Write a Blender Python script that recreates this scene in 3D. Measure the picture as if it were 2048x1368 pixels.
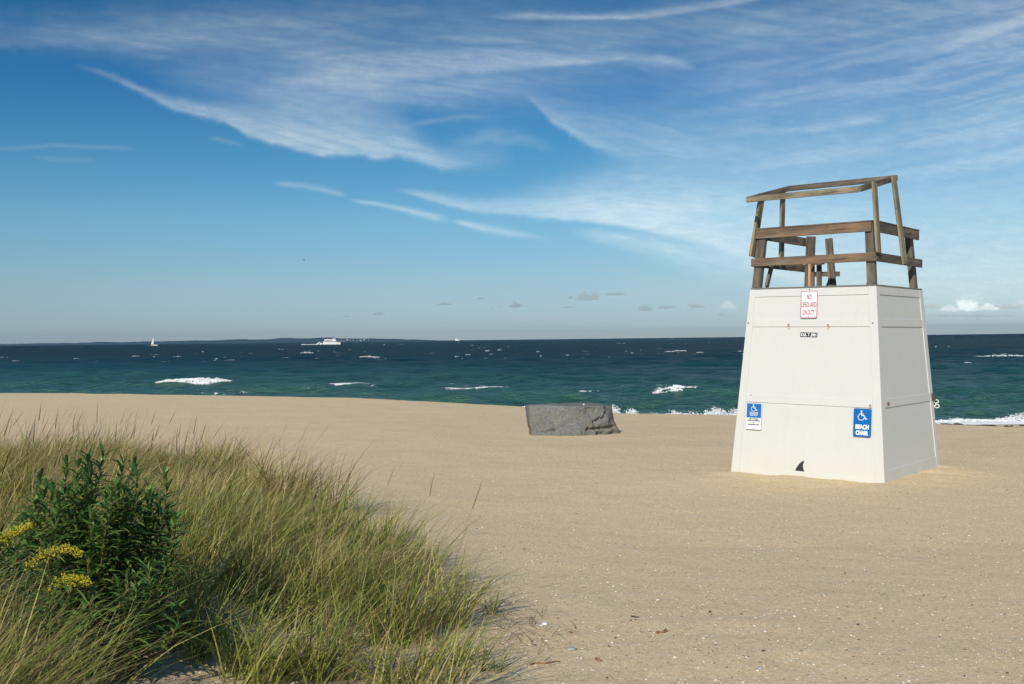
import bpy, bmesh, math, random
import numpy as np
from mathutils import Matrix, Vector
random.seed(7); RNG = np.random.default_rng(11)
R = math.radians
C = bpy.context.scene.collection
for o in list(bpy.data.objects): bpy.data.objects.remove(o)
scene = bpy.context.scene

# ------------------------------------------------------------------ camera
EYE = 3.4                     # metres above the sea
cam_d = bpy.data.cameras.new('camera'); cam = bpy.data.objects.new('camera', cam_d); C.objects.link(cam)
cam_d.sensor_width = 36.0; cam_d.lens = 35.0; cam_d.clip_start = 0.1; cam_d.clip_end = 60000
PITCH = -math.atan(5/1991.0); ROLL = math.atan(24/2048.0)
cam.matrix_world = (Matrix.Translation((0, 0, EYE)) @ Matrix.Rotation(math.pi/2+PITCH, 4, 'X') @ Matrix.Rotation(-ROLL, 4, 'Z'))
scene.camera = cam

# ------------------------------------------------------------------ sky, sun, exposure
SUN_AZ = R(20)   # degrees to the left of straight behind the camera
SUN_EL = R(32)
world = bpy.data.worlds.new('World'); scene.world = world; world.use_nodes = True
nt = world.node_tree; nt.nodes.clear()
out = nt.nodes.new('ShaderNodeOutputWorld'); bg = nt.nodes.new('ShaderNodeBackground')
sky = nt.nodes.new('ShaderNodeTexSky'); sky.sky_type = 'NISHITA'; sky.sun_disc = False
sky.sun_elevation = SUN_EL
sundir = Vector((-math.sin(SUN_AZ)*math.cos(SUN_EL), -math.cos(SUN_AZ)*math.cos(SUN_EL), math.sin(SUN_EL)))
sky.sun_rotation = math.atan2(sundir.x, sundir.y)
sky.altitude = 0; sky.air_density = 1.0; sky.dust_density = 0.0; sky.ozone_density = 3.0
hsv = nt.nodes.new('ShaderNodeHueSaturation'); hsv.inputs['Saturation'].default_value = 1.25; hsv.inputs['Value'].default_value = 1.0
gam = nt.nodes.new('ShaderNodeGamma'); gam.inputs['Gamma'].default_value = 1.0
nt.links.new(sky.outputs[0], hsv.inputs['Color']); nt.links.new(hsv.outputs[0], gam.inputs[0]); 
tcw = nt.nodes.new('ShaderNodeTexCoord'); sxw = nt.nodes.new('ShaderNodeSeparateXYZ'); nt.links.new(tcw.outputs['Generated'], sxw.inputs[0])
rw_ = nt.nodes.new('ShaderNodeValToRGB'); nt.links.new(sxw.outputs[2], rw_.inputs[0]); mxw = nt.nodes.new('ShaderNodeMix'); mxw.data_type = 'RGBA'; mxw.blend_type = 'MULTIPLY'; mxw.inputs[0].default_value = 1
for i_, (p_, c_) in enumerate([(0.0, (.52, .68, 1.14)), (.015, (.54, .69, 1.10)), (.055, (.70, .80, .98)), (.119, (.78, 1.0, 1.06)), (.192, (.52, .93, 1.0)), (.239, (.36, .80, .97)), (.30, (.28, .74, .86)), (.45, (.55, .85, .95)), (.72, (2.6, 2.0, 1.6))]):  # last stop boosts the unseen zenith to add fill light
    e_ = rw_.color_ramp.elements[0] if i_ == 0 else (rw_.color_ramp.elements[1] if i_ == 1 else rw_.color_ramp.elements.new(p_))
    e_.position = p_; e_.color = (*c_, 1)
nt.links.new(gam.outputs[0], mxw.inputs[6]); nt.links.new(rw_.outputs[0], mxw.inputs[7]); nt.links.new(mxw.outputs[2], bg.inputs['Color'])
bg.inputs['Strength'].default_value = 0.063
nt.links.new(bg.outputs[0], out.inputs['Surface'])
sl = bpy.data.lights.new('sun', 'SUN'); sl.energy = 3.75; sl.angle = R(0.5); sl.color = (1.0, 0.92, 0.80)
so = bpy.data.objects.new('sun', sl); C.objects.link(so)
so.rotation_euler = (-sundir).to_track_quat('-Z', 'Y').to_euler(); so.location = (-20, -40, 60)
vs = scene.view_settings; vs.view_transform = 'Standard'; vs.look = 'None'; vs.exposure = 0.25; vs.gamma = 1.0
scene.render.resolution_x = 1024; scene.render.resolution_y = 684

# ------------------------------------------------------------------ helpers
def _h(ix, iy, seed):
    n = (ix.astype(np.int64)*374761393 + iy.astype(np.int64)*668265263 + seed*974634777) & 0xffffffff
    n = ((n ^ (n >> 13))*1274126177) & 0xffffffff
    n = ((n ^ (n >> 16))*2246822519) & 0xffffffff
    return ((n ^ (n >> 15)) & 0xffffff)/float(0xffffff)
def vnoise(x, y, seed=0):
    x = np.asarray(x, float); y = np.asarray(y, float)
    ix = np.floor(x); iy = np.floor(y); fx = x-ix; fy = y-iy
    fx = fx*fx*(3-2*fx); fy = fy*fy*(3-2*fy); ix = ix.astype(np.int64); iy = iy.astype(np.int64)
    a = _h(ix, iy, seed); b = _h(ix+1, iy, seed); c = _h(ix, iy+1, seed); d = _h(ix+1, iy+1, seed)
    return (a*(1-fx)+b*fx)*(1-fy)+(c*(1-fx)+d*fx)*fy
def fbm(x, y, seed=0, oct=4, gain=.5):
    s = 0; a = 1; t = 0
    for k in range(oct):
        s = s+a*vnoise(x*2**k+k*17.3, y*2**k-k*9.1, seed+k); t += a; a *= gain
    return s/t
def sstep(a, b, x):
    t = np.clip((x-a)/(b-a), 0, 1); return t*t*(3-2*t)

def np_mesh(name, verts, faces_list, mat, parent=None, smooth=True, cols=None, colname='col', attrs=None):
    """faces_list: list of (N,k) int arrays"""
    me = bpy.data.meshes.new(name)
    verts = np.asarray(verts, np.float32); me.vertices.add(len(verts)); me.vertices.foreach_set('co', verts.ravel())
    nl = sum(f.size for f in faces_list); nf = sum(len(f) for f in faces_list)
    me.loops.add(nl); me.polygons.add(nf)
    me.loops.foreach_set('vertex_index', np.concatenate([f.ravel() for f in faces_list]).astype(np.int32))
    starts = []; s = 0
    for f in faces_list:
        starts.append(s+np.arange(len(f))*f.shape[1]); s += f.size
    me.polygons.foreach_set('loop_start', np.concatenate(starts).astype(np.int32))
    me.update(calc_edges=True); me.validate()
    if smooth: me.polygons.foreach_set('use_smooth', np.ones(len(me.polygons), bool))
    if cols is not None:
        at = me.color_attributes.new(colname, 'FLOAT_COLOR', 'POINT')
        c4 = np.ones((len(verts), 4), np.float32); c4[:, :cols.shape[1]] = cols
        at.data.foreach_set('color', c4.ravel())
    for k, v in (attrs or {}).items():
        at = me.attributes.new(k, 'FLOAT', 'POINT'); at.data.foreach_set('value', np.asarray(v, np.float32).ravel())
    o = bpy.data.objects.new(name, me); C.objects.link(o)
    if mat: me.materials.append(mat)
    if parent is not None: o.parent = parent
    return o
def grid_faces(nr, nc):
    i = np.arange((nr-1)*(nc-1)); r = i//(nc-1); c = i % (nc-1); a = r*nc+c
    return np.stack([a, a+1, a+nc+1, a+nc], 1)
def tag(o, label=None, cat=None, group=None, kind=None):
    if label: o['label'] = label
    if cat: o['category'] = cat
    if group: o['group'] = group
    if kind: o['kind'] = kind
    return o
def empty(name, loc=(0, 0, 0)):
    o = bpy.data.objects.new(name, None); C.objects.link(o); o.location = loc; o.empty_display_size = .2; return o
def bm_obj(name, bm, mat, parent=None, smooth=False):
    me = bpy.data.meshes.new(name); bmesh.ops.recalc_face_normals(bm, faces=bm.faces); bm.to_mesh(me); bm.free()
    if smooth: me.polygons.foreach_set('use_smooth', [True]*len(me.polygons))
    if mat: me.materials.append(mat)
    o = bpy.data.objects.new(name, me); C.objects.link(o)
    if parent is not None: o.parent = parent
    return o

class NT:
    def __init__(s, name):
        s.m = bpy.data.materials.new(name); s.m.use_nodes = True; s.t = s.m.node_tree; s.t.nodes.clear()
        s.out = s.t.nodes.new('ShaderNodeOutputMaterial')
    def n(s, typ, **kw):
        nd = s.t.nodes.new('ShaderNode'+typ)
        for k, v in kw.items():
            if k.startswith('i_'):
                key = k[2:]; key = int(key) if key.isdigit() else key.replace('_', ' ')
                if hasattr(v, 'is_linked') or isinstance(v, bpy.types.NodeSocket): s.t.links.new(v, nd.inputs[key])
                else: nd.inputs[key].default_value = v
            else: setattr(nd, k, v)
        return nd
    def l(s, a, b): s.t.links.new(a, b)
    def mix(s, f, a, b, bt='MIX'):
        nd = s.n('Mix', data_type='RGBA', blend_type=bt)
        for k, v in ((0, f), (6, a), (7, b)):
            if isinstance(v, bpy.types.NodeSocket): s.l(v, nd.inputs[k])
            else: nd.inputs[k].default_value = (*v, 1) if isinstance(v, tuple) and len(v) == 3 else v
        return nd.outputs[2]
    def ramp(s, f, pts, interp='LINEAR'):
        nd = s.n('ValToRGB'); s.l(f, nd.inputs[0]); cr = nd.color_ramp; cr.interpolation = interp
        while len(cr.elements) > 1: cr.elements.remove(cr.elements[0])
        for i, (p, c) in enumerate(pts):
            e = cr.elements[0] if i == 0 else cr.elements.new(p)
            e.position = p; e.color = (*c, 1) if isinstance(c, tuple) else (c, c, c, 1)
        return nd.outputs[0]
    def math(s, op, a, b=0.0, clamp=False):
        nd = s.n('Math', operation=op, use_clamp=clamp)
        for k, v in ((0, a), (1, b)):
            if isinstance(v, bpy.types.NodeSocket): s.l(v, nd.inputs[k])
            else: nd.inputs[k].default_value = v
        return nd.outputs[0]
    def coord(s, scale=(1, 1, 1), kind='Object', rot=(0, 0, 0)):
        tc = s.n('TexCoord'); mp = s.n('Mapping'); mp.inputs['Scale'].default_value = scale; mp.inputs['Rotation'].default_value = rot
        s.l(tc.outputs[kind], mp.inputs[0]); return mp.outputs[0]
    def noise(s, v, scale, detail=3, rough=.55):
        nd = s.n('TexNoise'); s.l(v, nd.inputs['Vector']); nd.inputs['Scale'].default_value = scale
        nd.inputs['Detail'].default_value = detail; nd.inputs['Roughness'].default_value = rough; return nd.outputs['Fac']
    def bump(s, h, strength=.5, dist=.01, normal=None):
        nd = s.n('Bump'); s.l(h, nd.inputs['Height']); nd.inputs['Strength'].default_value = strength; nd.inputs['Distance'].default_value = dist
        if normal is not None: s.l(normal, nd.inputs['Normal'])
        return nd.outputs[0]
    def bsdf(s, col, rough=.8, normal=None, spec=.5, **kw):
        p = s.n('BsdfPrincipled')
        for k, v in (('Base Color', col), ('Roughness', rough), ('Specular IOR Level', spec)):
            if isinstance(v, bpy.types.NodeSocket): s.l(v, p.inputs[k])
            else: p.inputs[k].default_value = (*v, 1) if isinstance(v, tuple) and len(v) == 3 else v
        if normal is not None: s.l(normal, p.inputs['Normal'])
        for k, v in kw.items(): p.inputs[k.replace('_', ' ')].default_value = v
        return p
    def end(s, sh): s.l(sh.outputs[0], s.out.inputs['Surface']); return s.m
def plain(name, col, rough=.6, spec=.3, var=.08, scale=8, metallic=0):
    t = NT(name); v = t.coord(); n = t.noise(v, scale, 4)
    c = t.mix(n, tuple(x*(1-var) for x in col), tuple(min(1, x*(1+var)) for x in col))
    return t.end(t.bsdf(c, rough, None, spec, Metallic=metallic))

# ------------------------------------------------------------------ ground shape
def interp(x, xs, ys): return np.interp(x, xs, ys)
def crest(x):
    return interp(x, [-30000, -200, -60, -25, -12, -6.7, .46, 3.6, 7.2, 12, 15, 30, 60, 30000],
                  [13000, 120, 63, 48.2, 42.6, 40.2, 34.8, 32.0, 31.3, 24, 21, 20, 20, 20])
def crest_z(x): return interp(x, [-25, -6.7, .46, 3.6, 7.2, 12, 15], [1.15, 1.12, 1.03, .97, .92, 1.12, 1.15])
def fore_s(x): return interp(x, [-6, 7.2, 12, 15], [.14, .14, .085, .072])
def ground(x, y, detail=True):
    x = np.asarray(x, float); y = np.asarray(y, float)
    yc = crest(x); zc = crest_z(x)
    z = interp(y, [-400, -20, 0, 2, 5.5, 10, 16], [4.0, 2.1, 1.85, 1.8, 1.5, 1.29, 1.22])
    t = sstep(16, 1, 0*y) if False else np.clip((y-16)/np.maximum(yc-16, 1), 0, 1)
    z = np.where(y > 16, 1.22+(zc-1.22)*t*t*(3-2*t), z)
    over = y-yc
    z = np.where(over > 0, zc-fore_s(x)*np.sqrt(over*over+.6)+fore_s(x)*.77, z)
    z = np.maximum(z, -3.0)
    z = z+.4/(1+np.exp(np.clip((x+1.2)/.7, -30, 30)))*np.exp(-((y-8)/5.5)**2)*(1+1.15*sstep(-3.5, -6.5, x)*sstep(7.5, 12, y))*np.exp(-(np.clip(-x-9, 0, 50)/6)**2)
    # sand piled round the foot of the tower
    dx = x-5.22; dy = y-16.1; r = np.sqrt(dx*dx+dy*dy)
    z = z+(.03+.06*(vnoise(x*1.6, y*1.6, 83)-.5)+.05*(vnoise(x*4, y*4, 84)-.5))*np.exp(-((r-1.6)/.55)**2)
    if detail:
        near = np.exp(-np.maximum(y-6, 0)/30)
        shore = sstep(3, -3, over)
        a = (fbm(x*.6, y*.6, 3, 3)-.5)*.06+(fbm(x*3.1, y*3.1, 9, 3)-.5)*.012
        a = a+(vnoise(x*4.6, y*4.6, 27)-.5)*.007+(vnoise(x*9, y*9, 21)-.5)*.005*near + (vnoise(x*19, y*19, 23)-.5)*.004*near
        z = z+a*(.35+.65*shore)
    return z
def gz(x, y): return float(ground(np.array([x]), np.array([y]))[0])

# ------------------------------------------------------------------ sand
def make_sand():
    xs = np.concatenate([-np.geomspace(30000, 15, 50), np.arange(-14.5, 20.5, .075), np.geomspace(21, 30000, 50)])
    ys = [1.5]
    while ys[-1] < 46: ys.append(ys[-1]+.035+.0022*(ys[-1]))
    ys = np.concatenate([-np.geomspace(30000, 2, 40), [0.], np.array(ys), np.geomspace(47, 30000, 60)])
    X, Y = np.meshgrid(xs, ys); Z = ground(X, Y)
    far = np.sqrt(X*X+Y*Y) > 400
    Z = np.where(far & (Y > 0), -3.0, Z)
    t = NT('sand'); v = t.coord()
    big = t.noise(v, .7, 4); mid = t.noise(v, 9, 4, .6); fine = t.noise(v, 75, 3, .8); grain = t.noise(v, 260, 2, .8)
    c = t.mix(big, (.68, .51, .285), (.78, .595, .335))
    c = t.mix(t.ramp(mid, [(.3, 0.), (.75, .55)]), c, (.70, .56, .37))
    c = t.mix(t.ramp(fine, [(.35, .0), (.75, 1.)]), t.mix(.17, c, (.2, .16, .10)), t.mix(.25, c, (.75, .62, .42)))
    c = t.mix(t.ramp(grain, [(.4, 0.), (.7, .45)]), c, (.52, .41, .26))
    for sc, th, col, rnd in ((34, .14, (.82, .78, .66), .5), (58, .2, (.78, .68, .48), .45), (30, .10, (.09, .075, .06), .5), (52, .13, (.5, .3, .17), .6), (64, .13, (.2, .2, .19), .6)):
        vo = t.n('TexVoronoi', i_Scale=float(sc)); mp = t.n('Mapping'); mp.inputs['Location'].default_value = (sc*.37, sc*.11, 0)
        t.l(v, mp.inputs[0]); t.l(mp.outputs[0], vo.inputs['Vector'])
        sel = t.n('SeparateColor'); t.l(vo.outputs['Color'], sel.inputs[0])
        thr = t.math('MULTIPLY', t.math('GREATER_THAN', sel.outputs[0], rnd+.2), t.math('LESS_THAN', vo.outputs['Distance'], th+.06))
        c = t.mix(thr, c, col)
    sp = t.noise(v, 26, 2, .75); c = t.mix(t.ramp(sp, [(.30, 1.), (.46, 0.)]), c, t.mix(.38, c, (.25, .19, .12))); c = t.mix(t.ramp(sp, [(.56, 0.), (.70, 1.)]), c, t.mix(.35, c, (.92, .80, .58)))
    # damp band near the water
    geo = t.n('NewGeometry'); sx = t.n('SeparateXYZ'); t.l(geo.outputs['Position'], sx.inputs[0])
    wet = t.ramp(sx.outputs[2], [(0.0, 1.), (.25, 0.)])
    c = t.mix(t.math('MULTIPLY', wet, .6), c, (.22, .17, .12))
    nrm = t.bump(t.math('ADD', t.math('MULTIPLY', mid, .9), t.math('MULTIPLY', fine, .5)), .45, .012)
    p = t.bsdf(c, .95, nrm, .15)
    return tag(np_mesh('sand', np.stack([X, Y, Z], -1).reshape(-1, 3), [grid_faces(len(ys), len(xs))], t.end(p)), kind='structure')
make_sand()

# ------------------------------------------------------------------ sea
# breaking crests: x, distance, length, height (metres), found on the water of the photograph
BREAK = [(-27.1, 85, 5.6, .30), (-31.8, 88, 3.6, .12), (-12.4, 75.5, 3.2, .34), (-18.1, 93, 1.2, .13), (-16.9, 92.5, .9, .1), (-15.6, 92, 1.1, .12),
         (-1.9, 70, 5.6, .28), (-3.9, 72, 3.4, .13), (10.3, 63, 2.6, .30), (11.9, 68, 1.8, .12), (-21, 92, 1.6, .1), (19.5, 87, .8, .14), (35, 86, 2.0, .1),
         (75, 152, 5.0, .4), (70, 150, 1.8, .2), (-31, 214, 3.2, .36), (-29.5, 212, 2.4, .25), (-63, 306, 3.4, .5), (-84, 250, 2.2, .34), (-104, 275, 1.7, .3),
         (-66, 228, 1.4, .25), (42, 250, 3.2, .4), (38, 240, 2.2, .3), (26, 200, 1.2, .25), (40, 181, 3.2, .14), (-10, 226, 1.0, .28), (-7.5, 300, 1.1, .4), (-4, 320, 1.1, .4),
         (24, 118, 1.1, .12), (5.6, 66, 2.2, .08), (8, 66.5, 2.5, .1), (55, 120, 1.4, .14), (63, 110, 1.6, .1)]
def wave_components():
    rng = np.random.default_rng(5); L = []
    for k in range(46):
        lam = 0.55*1.105**k*(.9+.2*rng.random())
        if lam > 26: break
        ang = rng.normal(0, .42)+.10
        a = .0165*lam**.80*(1 if lam < 9 else .55*(9/lam)**.8)
        L.append((lam, ang, a, rng.random()*6.283))
    return L
WAVES = wave_components()
def sea_height(x, y, spacing):
    h = np.zeros_like(x)
    wx = (fbm(x*.03, y*.03, 91, 2)-.5)*7; wy = (fbm(x*.04+9, y*.04, 92, 2)-.5)*5
    group = .55+.9*fbm(x*.05, y*.035, 95, 2)
    for lam, ang, a, ph in WAVES:
        k = 6.2832/lam; f = sstep(2.2, 4.5, lam/spacing)
        s = np.sin(k*((x+wx)*math.sin(ang)+(y+wy)*math.cos(ang))+ph)
        h = h+f*a*(1-2*np.abs((s*.5+.5))**.75+.27)*-1*group
    return h
def make_sea():
    pxr = np.concatenate([np.arange(262, 60, -.42), np.arange(60, 12, -.3), np.geomspace(12, .22, 50)])
    d = EYE*1991/pxr; sp = np.maximum(np.gradient(d), .05)
    tn = np.concatenate([np.linspace(-1.6, -.66, 60)[:-1], np.linspace(-.66, .66, 1050), np.linspace(.66, 1.6, 60)[1:]])
    Y = np.repeat(d[:, None], len(tn), 1); X = Y*tn[None, :]; S = np.repeat(sp[:, None], len(tn), 1)
    Y = Y+(vnoise(X*.3, Y*.3, 55)-.5)*S*.3
    off = Y-np.where(X > 10, 37.4, crest(X)+7)
    shoal = sstep(-1, 10, off)
    Z = sea_height(X, Y, S)*(.25+.75*shoal)
    foam = np.zeros_like(Z)
    for (bx, bd, L, H) in BREAK:
        if bd > 130: continue
        yy = Y-(bd+1.2*(vnoise(X*.35, 0*X, 7)-.5)); e = np.exp(-((X-bx)/(L*.75))**2)
        prof = np.where(yy < 0, np.exp(-(yy/.8)**2), np.exp(-(yy/2.6)**2))
        Z = Z+H*.9*e*prof
        foam = np.maximum(foam, np.exp(-((X-bx)/(L*.55))**4)*np.where(yy < 0, np.exp(-(yy/.35)**2), np.exp(-(yy/1.1)**2))*.9*min(1, H*4))
        foam = np.maximum(foam, np.exp(-((X-bx)/(L*.9))**2)*np.where(yy < 0, 0, np.exp(-(yy/6)**2))*.46*min(1, H*3))
    # a long low swell line that rears up before the beach
    for y0, hh, w, sd in ((46, .40, 1.7, 1), (56.5, .34, 1.9, 2), (70, .40, 2.3, 3), (86, .42, 2.8, 4), (106, .4, 3.4, 5)):
        yc = y0+(crest(X)-35)*.55+(fbm(X*.08, X*0, 60+sd, 2)-.5)*6
        yy = Y-yc
        Z = Z+hh*(fbm(X*.09, X*0+3, 70+sd, 2)*1.5-.25)*np.where(yy < 0, np.exp(-(yy/w)**2), np.exp(-(yy/(2.2*w))**2))
    # foam left floating in lace where the water is shallow
    patch = sstep(.58, .78, fbm(X*.06, Y*.09, 33, 3))*sstep(110, 45, Y)*sstep(2, 12, off)
    foam = np.maximum(foam, patch*.50)
    # run-up at the beach
    foam = np.maximum(foam, sstep(3.0, .2, off-(fbm(X*.35, X*0, 44, 3)-.5)*3)*sstep(-12, -6, X*0+X)*.9)
    deep = 1-np.exp(-np.maximum(off, 0)/60)
    t = NT('sea'); geo = t.n('NewGeometry'); 
    def pos(s):
        mp = t.n('Mapping'); mp.inputs['Scale'].default_value = s; t.l(geo.outputs['Position'], mp.inputs[0]); return mp.outputs[0]
    n1 = t.noise(pos((.55, 1.0, 1)), .13, 4, .6); n2 = t.noise(pos((.45, 1.2, 1)), .75, 4, .65); n3 = t.noise(pos((.45, 1.1, 1)), 3.2, 4, .75); n0 = t.noise(pos((.35, 1.0, 1)), .018, 3, .6)
    df = t.n('Attribute', attribute_name='deep').outputs['Fac']; ff = t.n('Attribute', attribute_name='foam').outputs['Fac']
    c = t.ramp(df, [(0.0, (.070, .165, .095)), (.12, (.048, .140, .082)), (.42, (.028, .112, .080)), (.75, (.006, .052, .058)), (1.0, (.0008, .020, .029))])
    c = t.mix(t.ramp(n0, [(.35, 0.), (.65, .5)]), c, t.mix(.6, c, (.004, .012, .020)))
    c = t.mix(t.ramp(n1, [(.4, 0.), (.62, .45)]), c, t.mix(.5, c, (.02, .06, .05)))
    ln = t.noise(pos((1, 1, 1)), 1.6, 4, .7)
    vo = t.n('TexVoronoi', feature='DISTANCE_TO_EDGE', i_Scale=2.3); mp = pos((.7, 1.1, 1)); 
    wv = t.n('VectorMath', operation='ADD'); nz = t.n('TexNoise', i_Scale=1.2); t.l(geo.outputs['Position'], nz.inputs['Vector']); t.l(mp, wv.inputs[0]); t.l(nz.outputs['Color'], wv.inputs[1]); t.l(wv.outputs[0], vo.inputs['Vector'])
    lace = t.math('SUBTRACT', .22, vo.outputs['Distance'])
    lv = t.math('ADD', t.math('MULTIPLY', lace, 1.6), t.math('MULTIPLY', t.math('SUBTRACT', ln, .5), 1.6))
    fm = t.math('ADD', t.math('MULTIPLY', ff, 1.9), t.math('SUBTRACT', lv, 1.02))
    fm = t.math('MULTIPLY', t.math('MULTIPLY', fm, 4.0, True), t.math('GREATER_THAN', ff, .02))
    fm = t.math('MINIMUM', fm, 1.0)
    hgt = t.math('ADD', t.math('MULTIPLY', n1, 2.6), t.math('ADD', t.math('MULTIPLY', n2, .75), t.math('MULTIPLY', n3, .34)))
    nrm = t.bump(hgt, 1.0, .75)
    dif = t.n('BsdfDiffuse', i_Color=c, i_Normal=nrm); glo = t.n('BsdfGlossy', i_Roughness=.16, i_Normal=nrm); fr = t.n('Fresnel', i_IOR=1.33, i_Normal=nrm)
    w = t.n('MixShader'); t.l(t.math('MINIMUM', t.math('MULTIPLY', fr.outputs[0], .85), t.math('SUBTRACT', .46, t.math('MULTIPLY', df, .33))), w.inputs[0]); t.l(dif.outputs[0], w.inputs[1]); t.l(glo.outputs[0], w.inputs[2])
    fo = t.bsdf((.78, .80, .80), .9, None, .1)
    ms = t.n('MixShader'); t.l(fm, ms.inputs[0]); t.l(w.outputs[0], ms.inputs[1]); t.l(fo.outputs[0], ms.inputs[2])
    o = np_mesh('water', np.stack([X, Y, Z], -1).reshape(-1, 3), [grid_faces(len(d), len(tn))[:, ::-1]], t.end(ms), attrs={'foam': foam, 'deep': deep})
    return tag(o, kind='structure')
make_sea()

def ico():
    bm = bmesh.new(); bmesh.ops.create_icosphere(bm, subdivisions=1, radius=1); bm.verts.ensure_lookup_table()
    v = np.array([x.co[:] for x in bm.verts]); f = np.array([[q.index for q in p.verts] for p in bm.faces]); bm.free(); return v, f
ICO_V, ICO_F = ico()
def blobs(cs, rs, seed=1, sq=(1, 1, 1), jit=.35):
    rng = np.random.default_rng(seed); n = len(cs); nv = len(ICO_V)
    V = ICO_V[None]*(1+jit*(rng.random((n, nv, 1))-.5)*2); V = V*rs[:, None, None]*np.array(sq)*(.7+.6*rng.random((n, 1, 3)))
    a = rng.random(n)*6.28; ca, sa = np.cos(a)[:, None], np.sin(a)[:, None]
    x = V[..., 0]*ca-V[..., 1]*sa; y = V[..., 0]*sa+V[..., 1]*ca
    V = np.stack([x, y, V[..., 2]], -1)+cs[:, None, :]
    F = (ICO_F[None]+(np.arange(n)*nv)[:, None, None]).reshape(-1, 3)
    return V.reshape(-1, 3), F
M_foam = plain('foam', (.84, .86, .86), .9, .1, .03, 3)
def sea_z(x, y):
    x = np.asarray(x, float); y = np.asarray(y, float); return sea_height(x, y, np.maximum(.05, y*y/6769*.42))
def make_foam():
    cs, rs = [], []; rng = np.random.default_rng(3)
    for (bx, bd, L, H) in BREAK:
        near = bd < 130; n = int(L*(900 if near else 16))+12; s = rng.random(n)*2-1
        env = (1-np.abs(s)**2.2)*(.45+.75*vnoise(s*L*1.1+bx, s*0+bd, 8))
        x = bx+s*L*.56; hh = H*env*(.9 if near else .8)
        u = rng.random(n)
        y = bd+1.2*(vnoise(x*.35, 0*x, 7)-.5)*near+(u-.7)*(.5+H*1.3)
        z = H*.50*near+hh*(.1+.9*rng.random(n))*np.sqrt(u)*(.55+.9*vnoise(x*3.1, x*0, 19))+(rng.random(n)-.5)*.05
        if near: z = z+sea_z(x, y)
        r = (.010+.036*rng.random(n)**1.6*(.3+env)) if near else (H*.2*(.4+rng.random(n)*.8))
        cs.append(np.stack([x, y, z], 1)); rs.append(r)
    # many small whitecaps far out
    n = 620; px = 1.6+50*rng.random(n)**1.6; d = EYE*1991/px; tx = (rng.random(n)*2-1)*.62
    keep = (vnoise(d*tx*.004, d*.003, 5) > .52) & (rng.random(n) < .45)
    for dd, tt in zip(d[keep], tx[keep]):
        L = (.35+2.0*rng.random()**3)*(dd/250)**.6; H = (.03+.10*rng.random()**2)*(dd/250)**.6; k = int(5+6*L/(dd/250))
        s = rng.random(k)*2-1
        cs.append(np.stack([dd*tt+s*L*.5, dd+(rng.random(k)-.5)*.6, .12+H*(1-s*s)*rng.random(k)], 1)); rs.append(H*(.35+.5*rng.random(k)))
    # surf thrown up against the steep beach, and the flatter surf to the right of it
    n = 15000; x = 2.6+7.6*rng.random(n); g = vnoise(x*.9, x*0, 12)*.6+vnoise(x*2.7, x*0, 13)*.4
    env = sstep(2.4, 4.2, x)*(.12+.95*g**1.5)
    spike = (vnoise(x*7, x*0, 14) > .62)
    u = rng.random(n)**1.6
    z = .12+u*env*(.62+.28*spike); cs.append(np.stack([x, 39.4+rng.normal(0, .5, n)+(x-6)*-.02, z], 1)); rs.append((.010+.042*rng.random(n))*(1.15-u*.8))
    n = 9000; x = 12.5+13*rng.random(n); g = vnoise(x*.8, x*0, 17)*.5+vnoise(x*2.3, x*0, 18)*.5
    u = rng.random(n)**1.7; env = .03+.15*g+.4*np.exp(-((x-20)/1.3)**2)*g
    cs.append(np.stack([x, 38.0+rng.normal(0, .25, n), .03+u*env], 1)); rs.append((.010+.045*rng.random(n))*(1.1-u*.8))
    n = 900; x = -3+5*rng.random(n); g = vnoise(x*1.2, x*0, 12)
    cs.append(np.stack([x, 43+rng.normal(0, .3, n), .30+rng.random(n)*.28*g], 1)); rs.append(.03+.05*rng.random(n))
    V, F = blobs(np.concatenate(cs), np.concatenate(rs), 4, (1.9, 1, .7))
    tag(np_mesh('sea_foam', V, [F], M_foam), 'white foam of breaking waves and whitecaps on the sea', 'sea foam', kind='stuff')
make_foam()

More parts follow.
